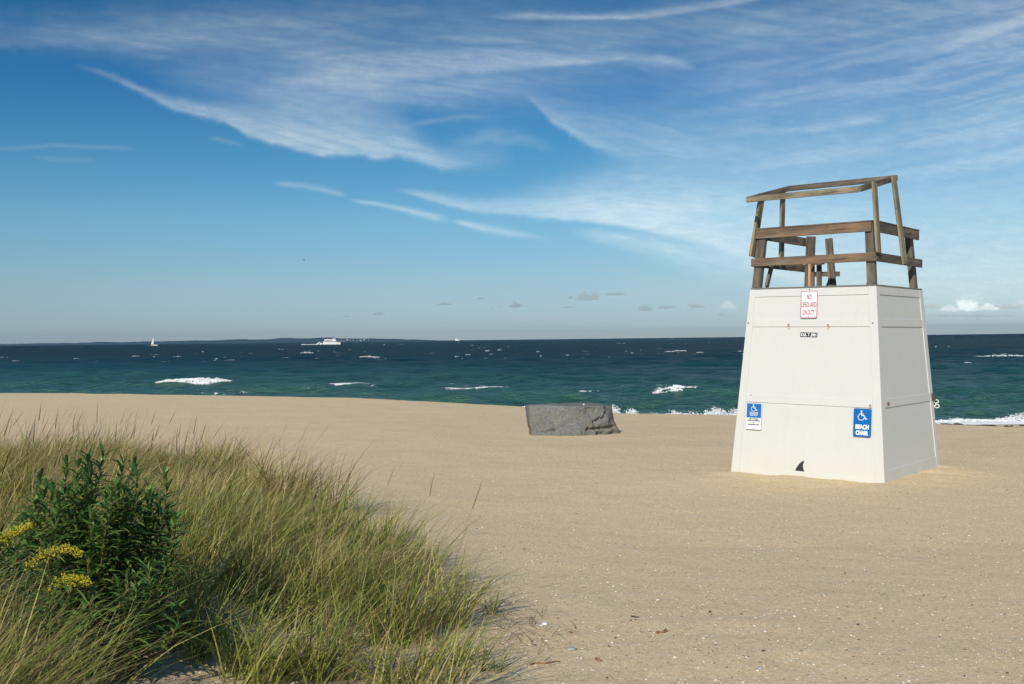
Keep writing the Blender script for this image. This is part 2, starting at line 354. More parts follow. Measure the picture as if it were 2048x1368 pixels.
# ------------------------------------------------------------------ clouds: a high thin layer, on a far shell
def make_clouds():
    az = np.radians(np.arange(-50, 50.01, .085)); el = np.radians(np.arange(.55, 27, .062))
    A, E_ = np.meshgrid(az, el)
    D = np.stack([np.sin(A)*np.cos(E_), np.cos(A)*np.cos(E_), np.sin(E_)], -1)
    X = 1024+1991*D[..., 0]/D[..., 1]; Y = 691-X*24/2048-1991*D[..., 2]/D[..., 1]     # degrees re-expressed on a flat chart of the sky
    def fib(deg, sx, sy, seed, warp=20):
        wx = (fbm(X/210, Y/120, seed+50, 3)-.5)*warp*2; wy = (fbm(X/230, Y/100, seed+51, 3)-.5)*warp
        a = math.radians(deg); x = X+wx; y = Y+wy
        return fbm((x*math.cos(a)+y*math.sin(a))/sx, (-x*math.sin(a)+y*math.cos(a))/sy, seed, 5, .50)
    wob = (fbm(X/60, Y/40, 5, 4)-.5)*22; fine = (fbm(X/17, Y/13, 6, 4)-.5)*12; micro = .70+.58*fbm(X/42, (Y-.10*X+12*fbm(X/70, Y/40, 303, 2))/5.5, 301, 4, .6)
    def feat(pts, wamp=1.0, power=2.0):
        p = np.array(pts, float); xs = p[:, 0]
        ys = np.interp(X, xs, p[:, 1]); wu = np.interp(X, xs, p[:, 2]); wd = np.interp(X, xs, p[:, 3]); a = np.interp(X, xs, p[:, 4])
        a = np.where((X < xs[0]) | (X > xs[-1]), 0, a)
        d = Y+wob*wamp*.55+fine*wamp-ys; w = np.where(d < 0, wu, wd)
        return a*np.exp(-np.abs(d/np.maximum(w, 1))**power)
    F1 = fib(9, 150, 10, 100); F2 = fib(-11, 170, 11, 120); F3 = fib(14, 110, 8, 140); F4 = fib(-2, 200, 26, 160, 40)
    def tex(f, lo=.3, hi=.68, base=.35):
        base = base+(1-base)*.38; return base+(1-base)*sstep(lo-.03, hi+.05, f)
    den = np.zeros_like(X)
    def add(v):
        nonlocal den; den = 1-(1-den)*(1-np.clip(v, 0, .95))
    add(feat([(-400, 110, 60, 25, .2), (-100, 92, 60, 18, .28), (60, 85, 45, 14, .3), (130, 75, 45, 22, .36), (300, 78, 55, 42, .40), (550, 85, 70, 60, .42), (750, 130, 130, 70, .42), (1000, 120, 120, 90, .38), (1200, 105, 100, 70, .3), (1400, 90, 90, 50, .16), (1700, 60, 60, 40, 0)], 1.2)*tex(F4, .3, .65, .35)*tex(F1, .3, .7, .6)*1.15)
    add(feat([(150, 130, 4, 6, 0), (210, 146, 6, 6, .22), (250, 163, 7, 6, .35), (300, 187, 9, 7, .5), (350, 210, 16, 8, .62), (420, 228, 20, 9, .68), (455, 236, 28, 8, .68), (500, 262, 50, 8, .70), (550, 280, 75, 8, .72), (600, 295, 95, 8, .72), (650, 303, 105, 8, .70), (720, 305, 95, 8, .68), (760, 313, 80, 8, .66), (800, 306, 60, 9, .60), (850, 318, 34, 9, .58), (885, 328, 28, 10, .5), (920, 326, 30, 14, .3), (1000, 315, 30, 20, .1), (1040, 315, 20, 20, 0)], .55)*tex(F3, .25, .62, .62))
    add(feat([(500, 190, 20, 12, .0), (560, 172, 25, 16, .2), (680, 158, 22, 16, .38), (760, 162, 20, 12, .42), (850, 150, 22, 8, .38), (1000, 137, 18, 7, .36), (1150, 127, 14, 5, .36), (1245, 118, 10, 5, .3), (1270, 115, 6, 6, 0)], .4)*tex(F4, .3, .6, .6))
    add(feat([(300, 150, 30, 20, 0), (420, 165, 40, 30, .2), (640, 190, 50, 30, .3), (900, 190, 40, 20, .22), (1100, 180, 20, 20, 0)], 1)*tex(F1, .3, .65, .3))
    add(feat([(980, 36, 8, 6, 0), (1060, 33, 9, 5, .35), (1200, 37, 8, 5, .45), (1300, 33, 9, 5, .42), (1400, 19, 10, 5, .38), (1500, 1, 12, 6, .35), (1650, -40, 12, 8, .3)], .3)*tex(F2, .3, .6, .7))
    add(feat([(1225, 118, 4, 4, 0), (1270, 117, 9, 10, .25), (1330, 122, 14, 22, .34), (1380, 132, 9, 10, .2), (1400, 138, 5, 5, 0)], .8)*tex(F3, .35, .6, .45))
    add(feat([(1055, 195, 8, 4, 0), (1075, 205, 10, 8, .35), (1110, 240, 34, 8, .5), (1150, 266, 52, 8, .46), (1190, 289, 68, 9, .44), (1250, 296, 80, 22, .34), (1350, 300, 80, 24, .3), (1450, 305, 70, 22, .2), (1600, 300, 60, 30, 0)], .6)*tex(F3, .3, .65, .45))
    add(feat([(790, 378, 4, 4, 0), (830, 386, 8, 6, .35), (880, 402, 13, 6, .45), (950, 418, 18, 7, .42), (1020, 423, 26, 8, .5), (1080, 428, 44, 9, .58), (1150, 432, 58, 9, .70), (1230, 442, 86, 9, .76), (1300, 455, 110, 10, .76), (1380, 468, 122, 14, .74), (1480, 490, 140, 30, .62), (1600, 530, 190, 55, .5), (1800, 570, 220, 50, .46), (2100, 580, 240, 50, .42), (2600, 580, 220, 60, .35)], .45, 2.4)*tex(F2, .2, .6, .68))
    add(feat([(1140, 462, 6, 6, 0), (1200, 470, 8, 12, .45), (1250, 482, 14, 14, .52), (1330, 495, 20, 22, .46), (1430, 515, 28, 34, .38), (1560, 540, 40, 40, .25), (1700, 560, 30, 30, 0)], .8)*tex(F3, .3, .6, .4))
    add(feat([(545, 366, 3, 3, 0), (570, 367, 4, 5, .34), (610, 370, 5, 6, .36), (650, 379, 6, 6, .32), (685, 387, 5, 5, .3), (700, 392, 3, 3, 0)], .35)*tex(F3, .25, .55, .5))
    add(feat([(700, 400, 3, 3, 0), (725, 403, 3, 4, .45), (760, 409, 4, 4, .5), (820, 421, 6, 6, .5), (870, 433, 7, 7, .5), (905, 440, 5, 5, 0)], .25)*tex(F3, .25, .55, .6))
    add(feat([(905, 442, 3, 3, 0), (930, 447, 5, 5, .5), (970, 456, 7, 7, .52), (1020, 466, 7, 7, .42), (1060, 472, 5, 5, .2), (1110, 482, 6, 6, .0)], .3)*tex(F3, .25, .55, .6))
    add(feat([(1470, 268, 4, 4, 0), (1560, 262, 8, 6, .16), (1640, 258, 12, 6, .34), (1700, 250, 16, 6, .34), (1765, 240, 14, 6, .3), (1790, 236, 6, 5, 0)], .5)*tex(F2, .25, .6, .5))
    add(feat([(1300, 200, 60, 60, .0), (1500, 190, 160, 110, .20), (1800, 150, 170, 150, .28), (2050, 120, 170, 200, .34), (2700, 80, 200, 260, .4)], 1)*tex(F2, .32, .66, .22)*1.25)
    add(feat([(1250, 40, 40, 40, 0), (1500, 50, 60, 60, .22), (1750, 30, 60, 60, .25), (2050, 20, 80, 60, .22), (2600, 0, 80, 80, .3)], 1)*tex(F1, .35, .65, .2))
    add(feat([(1850, 120, 8, 8, 0), (1920, 88, 16, 8, .28), (2048, 45, 22, 10, .36), (2300, -30, 30, 20, .3)], .5)*tex(F2, .3, .6, .4))
    add(feat([(1400, 350, 10, 10, 0), (1600, 320, 30, 10, .22), (1800, 300, 30, 14, .2), (2048, 250, 40, 20, .25), (2500, 180, 60, 30, .2)], .8)*tex(F2, .3, .62, .3))
    add(feat([(1700, 350, 20, 14, 0), (1850, 345, 16, 12, .2), (2048, 310, 30, 14, .3), (2500, 260, 40, 20, .3)], .8)*tex(F2, .3, .62, .35))
    add(feat([(800, 262, 8, 5, 0), (860, 245, 6, 6, .2), (940, 232, 5, 6, .16), (1000, 235, 5, 5, 0)], .4)*tex(F2, .3, .6, .4))
    add(feat([(900, 290, 10, 10, .0), (980, 275, 20, 10, .22), (1060, 285, 16, 10, .2), (1120, 300, 10, 10, 0)], .6)*tex(F2, .3, .6, .4))
    add(feat([(-200, 305, 5, 5, .1), (0, 299, 5, 5, .12), (120, 291, 4, 4, .16), (250, 296, 4, 4, .16), (280, 300, 3, 3, 0)], .3)); add(feat([(60, 314, 4, 4, 0), (100, 318, 5, 5, .12), (180, 322, 5, 5, .08), (200, 324, 3, 3, 0)], .4)); add(feat([(415, 275, 3, 3, 0), (440, 279, 4, 4, .16), (480, 289, 4, 4, .14), (495, 293, 3, 3, 0)], .4))
    add(.10*sstep(1000, 1700, X)*sstep(0, 260, Y)*(.6+.6*F4))
    add(.05*sstep(0, 250, Y)*0)
    bright = np.full_like(X, .93)
    cum = np.zeros_like(X); cb = np.zeros_like(X)
    pn = fbm(X/13, Y/7, 77, 4)-.5
    for cx, cy, hw, h, a, b in ((1178, 598, 34, 17, .62, .56), (1140, 597, 10, 6, .5, .40), (1232, 590, 30, 7, .5, .40), (1135, 616, 19, 4, .42, .40), (1032, 613, 17, 12, .55, .42), (1060, 611, 8, 3, .35, .4), (963, 599, 13, 6, .5, .38), (890, 610, 17, 6, .45, .40), (872, 613, 6, 3, .3, .4), (985, 617, 7, 3, .4, .4), (999, 613, 6, 4, .35, .4),
                            (1292, 621, 20, 14, .5, .44), (1335, 617, 24, 11, .5, .44), (1392, 615, 22, 10, .5, .45), (1455, 615, 20, 14, .6, .66), (1450, 632, 24, 6, .38, .46), (1430, 643, 42, 3, .3, .42), (756, 630, 16, 8, .42, .42), (694, 634, 11, 3, .35, .42), (797, 634, 6, 2, .3, .42),
                            (1938, 618, 36, 26, .95, .98), (1905, 620, 30, 12, .7, .84), (1975, 618, 30, 14, .75, .9), (1862, 616, 32, 10, .62, .5), (2010, 616, 46, 12, .6, .52), (2045, 606, 22, 8, .5, .7), (1940, 634, 120, 9, .5, .48), (2150, 622, 90, 18, .6, .55), (1800, 640, 60, 6, .3, .5), (2330, 615, 60, 20, .6, .7), (-150, 618, 60, 14, .4, .5)):
        u = (X-cx)/hw; top = (cy-Y)/h
        body = 1-np.sqrt(u*u+np.where(top > 0, top, top*-4.5)**2)
        v = sstep(-.05, .62, body+pn*1.15)*a*sstep(-.45, -.05, top+pn*.25)
        m = v > cum; b = b if b > .64 else b*.60; cb = np.where(m, b*(.86+.22*np.clip(top+pn, 0, 1)), cb); cum = np.maximum(cum, v)
    bright = np.where(cum > .02, bright*(1-cum/(cum+den+1e-6))+cb*(cum/(cum+den+1e-6)), bright)
    den = 1-(1-den)*(1-cum)
    Rr = 16000.0
    P = D*Rr+np.array([0, 0, EYE])
    t = NT('clouds'); df = t.n('Attribute', attribute_name='cover').outputs['Fac']; bf = t.n('Attribute', attribute_name='bright').outputs['Fac']
    cc = t.n('CombineColor'); t.l(t.math('MULTIPLY', bf, .90), cc.inputs[0]); t.l(t.math('MULTIPLY', bf, .99), cc.inputs[1]); t.l(bf, cc.inputs[2])
    di = t.n('BsdfDiffuse'); t.l(cc.outputs[0], di.inputs[0]); tr = t.n('BsdfTransparent'); ms = t.n('MixShader')
    t.l(df, ms.inputs[0]); t.l(tr.outputs[0], ms.inputs[1]); t.l(di.outputs[0], ms.inputs[2])
    o = np_mesh('clouds', P.reshape(-1, 3), [grid_faces(*X.shape)], t.end(ms), attrs={'cover': np.clip((1-(1-den)/(1-cum+1e-6))*.60*(1-cum)*micro*(.86+.3*fbm(X/26, Y/18, 201, 4))+cum*.9, 0, .97), 'bright': bright})
    tag(o, kind='structure')
make_clouds()

# ------------------------------------------------------------------ far shore
def make_land():
    t = NT('far_woods'); v = t.coord(); n = t.noise(v, .02, 4); c = t.mix(n, (.012, .022, .018), (.022, .035, .026)); mat = t.end(t.bsdf(c, .95, None, .1))
    x = np.linspace(-8200, -640, 900); xs = np.interp(x, [-8200, -4600, -3200, -1900, -1500, -900, -640], [10, 16, 26, 38, 34, 15, 0])
    top = xs*(1+.22*(fbm(x/210, x*0, 31, 4)-.5)*2)+(xs > 0)*(fbm(x/28, x*0, 32, 2)-.5)*5
    y0 = 9000+0*x
    rows = [np.stack([x, y0, 0*x-2], 1), np.stack([x, y0+8, top*.35], 1), np.stack([x, y0+60, top*.86], 1), np.stack([x, y0+160, top], 1), np.stack([x, y0+500, top*.8], 1), np.stack([x, y0+700, 0*x-2], 1)]
    tag(np_mesh('far_shore', np.concatenate(rows), [grid_faces(6, len(x))], mat), kind='structure')
    wall = plain('pale_house_wall', (.40, .41, .43), .8); roof = plain('grey_house_roof', (.28, .27, .27), .8)
    rng = random.Random(4); first = None
    spots = [-1560, -1535, -1512, -1483, -1462, -1430, -1395, -1362, -1330, -1290]
    for i, sx in enumerate(spots):
        if first is None:
            h = empty('house', (sx, 8960, 4)); w = bmesh.new(); bmesh.ops.create_cube(w, size=1); bmesh.ops.scale(w, vec=(15, 10, 11), verts=w.verts); bmesh.ops.translate(w, vec=(0, 0, 5.5), verts=w.verts); bm_obj('wall', w, wall, h)
            r = bmesh.new(); pr = [r.verts.new(p) for p in ((-8, -5.6, 11), (8, -5.6, 11), (8, 5.6, 11), (-8, 5.6, 11), (-8, 0, 16), (8, 0, 16))]
            for f in ((0, 1, 5, 4), (2, 3, 4, 5), (1, 2, 5), (3, 0, 4), (3, 2, 1, 0)): r.faces.new([pr[k] for k in f])
            bm_obj('roof', r, roof, h); first = h
        else:
            h = first.copy(); C.objects.link(h)
            for ch in first.children: c2 = ch.copy(); C.objects.link(c2); c2.parent = h
        h.location = (sx, 8960, 3+rng.random()*9); s = .45+rng.random()*.45; h.scale = (s*1.3, 1, s)
        tag(h, 'tiny pale house on the far wooded shore just right of the ferry', 'house', 'pale houses along the far shore')
make_land()

# ------------------------------------------------------------------ boats
def loft(sections, mat, name, parent, closed_ends=True):
    """sections: list of lists of points, same count"""
    bm = bmesh.new(); rows = [[bm.verts.new(p) for p in s] for s in sections]; n = len(rows[0])
    for a, b in zip(rows, rows[1:]):
        for i in range(n-1): bm.faces.new((a[i], a[i+1], b[i+1], b[i]))
        bm.faces.new((a[n-1], a[0], b[0], b[n-1]))
    if closed_ends: bm.faces.new(rows[0]); bm.faces.new(rows[-1][::-1])
    return bm_obj(name, bm, mat, parent)
def box_bm(bm, x0, x1, y0, y1, z0, z1):
    vs_ = [bm.verts.new(p) for p in ((x0, y0, z0), (x1, y0, z0), (x1, y1, z0), (x0, y1, z0), (x0, y0, z1), (x1, y0, z1), (x1, y1, z1), (x0, y1, z1))]
    for f in ((0, 3, 2, 1), (4, 5, 6, 7), (0, 1, 5, 4), (1, 2, 6, 5), (2, 3, 7, 6), (3, 0, 4, 7)): bm.faces.new([vs_[k] for k in f])
def rod(bm, p0, p1, r0, r1=None, n=8):
    r1 = r0 if r1 is None else r1; p0 = Vector(p0); p1 = Vector(p1); d = (p1-p0).normalized(); a = d.orthogonal().normalized(); b = d.cross(a)
    A = [bm.verts.new(p0+(a*math.cos(i*6.2832/n)+b*math.sin(i*6.2832/n))*r0) for i in range(n)]; B = [bm.verts.new(p1+(a*math.cos(i*6.2832/n)+b*math.sin(i*6.2832/n))*r1) for i in range(n)]
    for i in range(n): bm.faces.new((A[i], A[(i+1) % n], B[(i+1) % n], B[i]))
    bm.faces.new(A[::-1]); bm.faces.new(B)
W_white = plain('ship_white', (.80, .80, .78), .45, .4, .03); W_dark = plain('ship_windows_and_shade', (.03, .035, .045), .3); W_grey = plain('ship_grey', (.22, .23, .25), .5)
def make_ferry():
    r = empty('ferry', (-211, 1165, 0)); r.rotation_euler = (0, 0, R(-6))
    secs = []
    for x, w, k in ((-10, 2.6, 0), (-6, 3.0, 0), (0, 3.0, 0), (5, 2.5, .1), (9, 1.1, .5), (10.6, .12, .9)):
        secs.append([(x, -w, 2.1+k), (x, -w*.8, -.4), (x, w*.8, -.4), (x, w, 2.1+k)])
    loft(secs, W_white, 'hull', r)
    b = bmesh.new(); box_bm(b, -9.6, 2.6, -2.7, 2.7, 2.12, 4.0); box_bm(b, 2.6, 7.4, -2.2, 2.2, 2.12, 3.3); bm_obj('main_deck_cabin', b, W_white, r)
    b = bmesh.new()
    for k in range(9): box_bm(b, -9.2+1.3*k, -8.0+1.3*k, -2.76, -2.703, 2.8, 3.7)
    bm_obj('window_row', b, W_dark, r); b = bmesh.new()
    for k in range(3): box_bm(b, 3+1.35*k, 4.1+1.35*k, -2.26, -2.203, 2.5, 3.0)
    bm_obj('window_row', b, W_dark, r)
    b = bmesh.new(); box_bm(b, -9.0, 1.6, -2.5, 2.5, 4.01, 4.25); box_bm(b, -8.4, 1.6, -2.3, 2.3, 5.0, 6.0); bm_obj('upper_deck', b, W_white, r)
    b = bmesh.new(); box_bm(b, -8.2, 1.4, -2.2, 2.2, 4.26, 4.99); bm_obj('gallery_shade_block', b, W_dark, r)  # dark-coloured block stands in for the shade inside the open gallery
    b = bmesh.new(); box_bm(b, 1.61, 5.5, -1.9, 1.9, 4.02, 6.1); box_bm(b, 1.2, 4.8, -1.6, 1.6, 6.9, 7.3); bm_obj('wheelhouse', b, W_white, r)
    b = bmesh.new(); box_bm(b, 1.4, 4.9, -1.7, 1.7, 6.11, 6.89); bm_obj('wheelhouse_window', b, W_dark, r)
    b = bmesh.new(); rod(b, (2.6, 0, 7.3), (2.2, 0, 10), .16, .08); box_bm(b, 1.5, 3.4, -.2, .2, 8.4, 8.65); bm_obj('mast', b, W_grey, r)
    b = bmesh.new(); rod(b, (-4, -1.2, 6), (-4.3, -1.2, 7.2), .5, .45); bm_obj('funnel', b, W_grey, r)
    tag(r, 'white double-decked ferry steaming right in front of the far shore', 'ferry')
    rng = np.random.default_rng(2); n = 260; s = rng.random(n)
    x = -224.8+(rng.random(n)-.5)*7.5; hgt = 3.0*np.clip(1-np.abs((x+224.6)/3.9), 0, 1); c1 = np.stack([x, 1163+rng.normal(0, 1, n), hgt*rng.random(n)], 1); r1 = .25+.5*rng.random(n)
    n = 220; x = -229-17*rng.random(n); c2 = np.stack([x, 1163+rng.normal(0, 1, n), .1+.8*rng.random(n)*vnoise(x*.5, x*0, 3)], 1); r2 = .12+.3*rng.random(n)
    n = 200; x = -220+19*rng.random(n); c3 = np.stack([x, 1159+rng.normal(0, .5, n), .1+.4*rng.random(n)], 1); r3 = .1+.28*rng.random(n)
    V, F = blobs(np.concatenate([c1, c2, c3]), np.concatenate([r1, r2, r3]), 6, (1.3, 1, .9))
    tag(np_mesh('wake', V, [F], M_foam), 'white churned wake trailing left behind the ferry', 'wake', kind='stuff')
make_ferry()
def make_sailboat():
    r = empty('sailboat', (-572, 1590, 0))
    secs = [[(x, -w, 1.5+k), (x, -w*.5, -.3), (x, w*.5, -.3), (x, w, 1.5+k)] for x, w, k in ((-4.5, .9, 0), (-2, 1.5, -.1), (1, 1.7, -.05), (4, 1.1, .15), (6.2, .1, .5))]
    cream = plain('boat_hull_cream', (.62, .60, .50), .5, .4, .04)
    loft(secs, cream, 'hull', r)
    b = bmesh.new(); box_bm(b, -1.5, 3, -.8, .8, 1.5, 2.2); bm_obj('cabin', b, cream, r)
    b = bmesh.new(); rod(b, (-.2, 0, 1.3), (-.2, 0, 14.5), .10, .06); bm_obj('mast', b, W_grey, r)
    sailm = plain('sail_cloth', (.85, .86, .84), .8, .1, .02)
    def sail(name, a, b_, c, belly):
        bm = bmesh.new(); n = 8; rows = []
        a, b_, c = Vector(a), Vector(b_), Vector(c)
        for i in range(n+1):
            u = i/n; p = a.lerp(c, u); q = b_.lerp(c, u); row = []
            for j in range(n+1):
                w = j/n; pt = p.lerp(q, w); pt.y += belly*math.sin(w*math.pi)*(1-u*.9); row.append(bm.verts.new(pt))
            rows.append(row)
        for i in range(n):
            for j in range(n): bm.faces.new((rows[i][j], rows[i][j+1], rows[i+1][j+1], rows[i+1][j]))
        bmesh.ops.remove_doubles(bm, verts=bm.verts, dist=1e-4); ob = bm_obj(name, bm, sailm, r, True)
        m = ob.modifiers.new('s', 'SOLIDIFY'); m.thickness = .03
    sail('mainsail', (-.3, 0, 2.3), (-4.3, -.5, 2.3), (-.25, 0, 14.2), -.5); sail('headsail', (-4.4, .3, 1.9), (-1.6, -.8, 2.4), (-.4, .1, 11.5), -.5)
    tag(r, 'small white-sailed boat with a cream hull out on the sea at left', 'sailboat')
make_sailboat()
def make_far_ship():
    r = empty('ship', (-330, 6000, 0)); secs = [[(x, -w, 9), (x, -w*.8, -1), (x, w*.8, -1), (x, w, 9)] for x, w in ((-12, 3), (-6, 4), (7, 4), (14, .6))]
    loft(secs, W_white, 'hull', r); b = bmesh.new(); box_bm(b, -10, -3, -3, 3, 9.01, 15); bm_obj('superstructure', b, W_white, r)
    tag(r, 'pale speck of a ship on the horizon off the tip of the far shore', 'ship')
make_far_ship()
def make_bird():
    r = empty('bird', (-41.4, 199, EYE+16.4)); dk = plain('bird_dark', (.02, .02, .022), .8)
    b = bmesh.new(); rows = []
    for x, rr in ((-.22, .01), (-.15, .04), (-.03, .075), (.08, .065), (.16, .035), (.2, .042), (.25, .008)):
        rows.append([b.verts.new((x, math.cos(k*.7854)*rr, math.sin(k*.7854)*rr)) for k in range(8)])
    for A, B in zip(rows, rows[1:]):
        for k in range(8): b.faces.new((A[k], A[(k+1) % 8], B[(k+1) % 8], B[k]))
    b.faces.new(rows[0]); b.faces.new(rows[-1][::-1])
    for s in (-1, 1):
        w0 = [b.verts.new(p) for p in ((.08, s*.05, .02), (-.08, s*.05, .02), (-.06, s*.26, .13), (.05, s*.26, .14), (-.08, s*.5, .05))]
        b.faces.new((w0[0], w0[1], w0[2], w0[3])); b.faces.new((w0[3], w0[2], w0[4]))
    bd = bm_obj('bird_body', b, dk, r, True); m = bd.modifiers.new('s', 'SOLIDIFY'); m.thickness = .02; r.rotation_euler = (R(12), R(28), R(8))
    tag(r, 'small dark bird flying alone in the clear sky above the ferry', 'bird')
make_bird()

# ------------------------------------------------------------------ boulder
def make_rock():
    t = NT('granite'); v = t.coord(); n1 = t.noise(v, 3, 4); n2 = t.noise(v, 45, 3, .8); n3 = t.noise(v, 110, 2, .8)
    n4 = t.noise(v, 22, 4, .75); c = t.mix(n1, (.105, .115, .105), (.17, .183, .17)); c = t.mix(t.ramp(n4, [(.36, 0.), (.66, 1.)]), t.mix(.6, c, (.05, .055, .055)), t.mix(.22, c, (.5, .5, .45))); c = t.mix(t.ramp(n2, [(.38, 0.), (.68, 1.)]), t.mix(.4, c, (.06, .065, .065)), t.mix(.3, c, (.5, .5, .48)))
    c = t.mix(t.ramp(n3, [(.55, 0.), (.7, .6)]), c, (.05, .05, .05))
    c = t.mix(t.ramp(t.noise(v, 1.7, 5, .7), [(.5, 0.), (.72, .45)]), c, (.24, .20, .12))
    nrm = t.bump(t.math('ADD', n2, t.math('MULTIPLY', n1, 2)), .5, .02); mat = t.end(t.bsdf(c, .9, nrm, .2))
    # plan outline (clockwise from front left), scaled with height
    plan = np.array([(-1.04, -.30), (-.55, -.47), (-.03, -.62), (.45, -.5), (.84, -.36), (1.03, -.02), (.95, .42), (.5, .62), (-.2, .66), (-.8, .55), (-1.1, .2)])
    seg = []; m = len(plan); N = 22
    P = []
    for i in range(m):
        for k in range(N): P.append(plan[i]*(1-k/N)+plan[(i+1) % m]*(k/N))
    P = np.array(P)
    for _ in range(7): P = (np.roll(P, 1, 0)+P*2+np.roll(P, -1, 0))/4
    rows = []; H = .70; nz_ = 46
    for j in range(nz_+1):
        w = j/nz_; z = -.25+(H+.25)*w
        h = np.clip(z/H, -.4, 1)
        q = P.copy()
        q[:, 0] = np.where(q[:, 0] < 0, q[:, 0]*(1+.085*h), q[:, 0]*(1-.20*max(h, 0)**1.2))
        q[:, 1] = q[:, 1]*(1-.10*max(h, 0))
        rnd = math.sqrt(max(0, 1-max(0, (h-.90)/.10)**2)) if h > .90 else 1
        q = q*(1-.06*(1-rnd))
        rows.append(np.column_stack([q, np.full(len(q), z)]))
    nside = len(rows)
    for s in np.linspace(.955, 0, 22): rows.append(np.column_stack([rows[nside-1][:, :2]*s, np.full(len(P), H+.012*(1-s))]))
    V = np.array(rows); X, Y, Z = V[..., 0].copy(), V[..., 1].copy(), V[..., 2].copy()
    ctr = np.sqrt(X**2+Y**2)+1e-6; nx, ny = X/ctr, Y/ctr
    side = sstep(.72, .62, Z)*(np.arange(len(rows)) < nside)[:, None]
    front = sstep(.1, -.25, Y)
    def nz3(s, seed): return fbm((X+Y*.6)*s+3, Z*s*1.2+Y*s*.3, seed, 4)-.5
    f = nz3(2.2, 3)*.10+nz3(7, 4)*.035+nz3(22, 5)*.012
    # flat broken facets
    f = f+np.abs(vnoise((X-.3*Z)*2.1, Z*2.3, 12)-.5)*.10-.02
    # right part stands back behind a slanting break, with two cracks and the undercut foot
    brk = sstep(.28-.35*(Z-.35), .42-.35*(Z-.35), X)*front
    f = f-brk*.05
    def crack(x0, z0, x1, z1, w, dep):
        w *= 1.25; dep *= .62
        dx, dz = x1-x0, z1-z0; tt = np.clip(((X-x0)*dx+(Z-z0)*dz)/(dx*dx+dz*dz), 0, 1)
        dd = np.hypot(X-x0-tt*dx, (Z-z0-tt*dz)+.012*np.sin(X*40)); return dep*np.exp(-(dd/w)**2)*front
    f = f-crack(.44, .30, .56, .37, .035, .12)-crack(.56, .37, .70, .40, .03, .12)-crack(.70, .40, .73, .50, .03, .1)
    f = f-crack(.26, .15, .92, .17, .028, .17)-crack(-.80, .06, -.55, .12, .03, .10)-crack(-.55, .12, -.33, .20, .04, .09)
    f = f+crack(-.72, .0, -.35, .09, .08, .05)
    f = f-crack(.55, .03, .95, .02, .05, .15)
    f = f-sstep(.5, .2, Z)*0
    X = X+nx*f*side; Y = Y+ny*f*side
    Z = Z+np.where(np.arange(len(rows))[:, None] >= nside-2, (fbm(X*2, Y*2, 8, 4)-.5)*.06-.04*sstep(.3, .9, X)+.012*sstep(-.2, -.9, X), 0)
    n = len(P); idx = np.arange(len(rows)*n).reshape(len(rows), n); a = idx[:-1]; b = idx[1:]
    F = np.stack([a, np.roll(a, -1, 1), np.roll(b, -1, 1), b], -1).reshape(-1, 4)
    x0, y0 = 1.47, 23.55
    o = np_mesh('boulder', np.stack([X, Y, Z], -1).reshape(-1, 3), [F], mat, smooth=False)
    o.location = (x0, y0, gz(x0, y0-.6)-.02)
    tag(o, 'long grey flat-topped granite boulder lying on the sand before the surf', 'boulder')
    s, fc = blobs(np.array([[x0+.19, y0-.3, gz(x0, y0-.6)+.70]]), np.array([.03]), 3, (1, 1, .6), .2)
    tag(np_mesh('shell', s, [fc], plain('shell_white', (.85, .84, .78), .6)), 'small white shell lying on top of the grey boulder', 'shell')
make_rock()

# ------------------------------------------------------------------ lifeguard tower
TW = empty('lifeguard_tower'); TW.name = 'lifeguard_tower'
RX, RY, YAW = -.0017, .0143, -.7104
TM = Matrix.Translation((5.222, 16.10, 1.2)) @ Matrix.Rotation(YAW, 4, 'Z') @ Matrix.Rotation(RX, 4, 'X') @ Matrix.Rotation(RY, 4, 'Y')
TW.matrix_world = TM
tag(TW, 'tall white boarded lifeguard stand with weathered grey timber rails standing on the sand', 'lifeguard stand')
TOP = 2.9376
def HW(w): return 1.004+.0737*(TOP-w)
def face_pt(face, s, w, o):
    h = HW(w)+o
    return {'front': (s, -h, w), 'right': (h, s, w), 'back': (-s, h, w), 'left': (-h, -s, w)}[face]
def prism(bm, face, poly, o0, o1):
    A = [bm.verts.new(face_pt(face, s, w, o0)) for s, w in poly]; B = [bm.verts.new(face_pt(face, s, w, o1)) for s, w in poly]
    n = len(poly)
    for i in range(n): bm.faces.new((A[i], A[(i+1) % n], B[(i+1) % n], B[i]))
    bm.faces.new(A[::-1]); bm.faces.new(B)
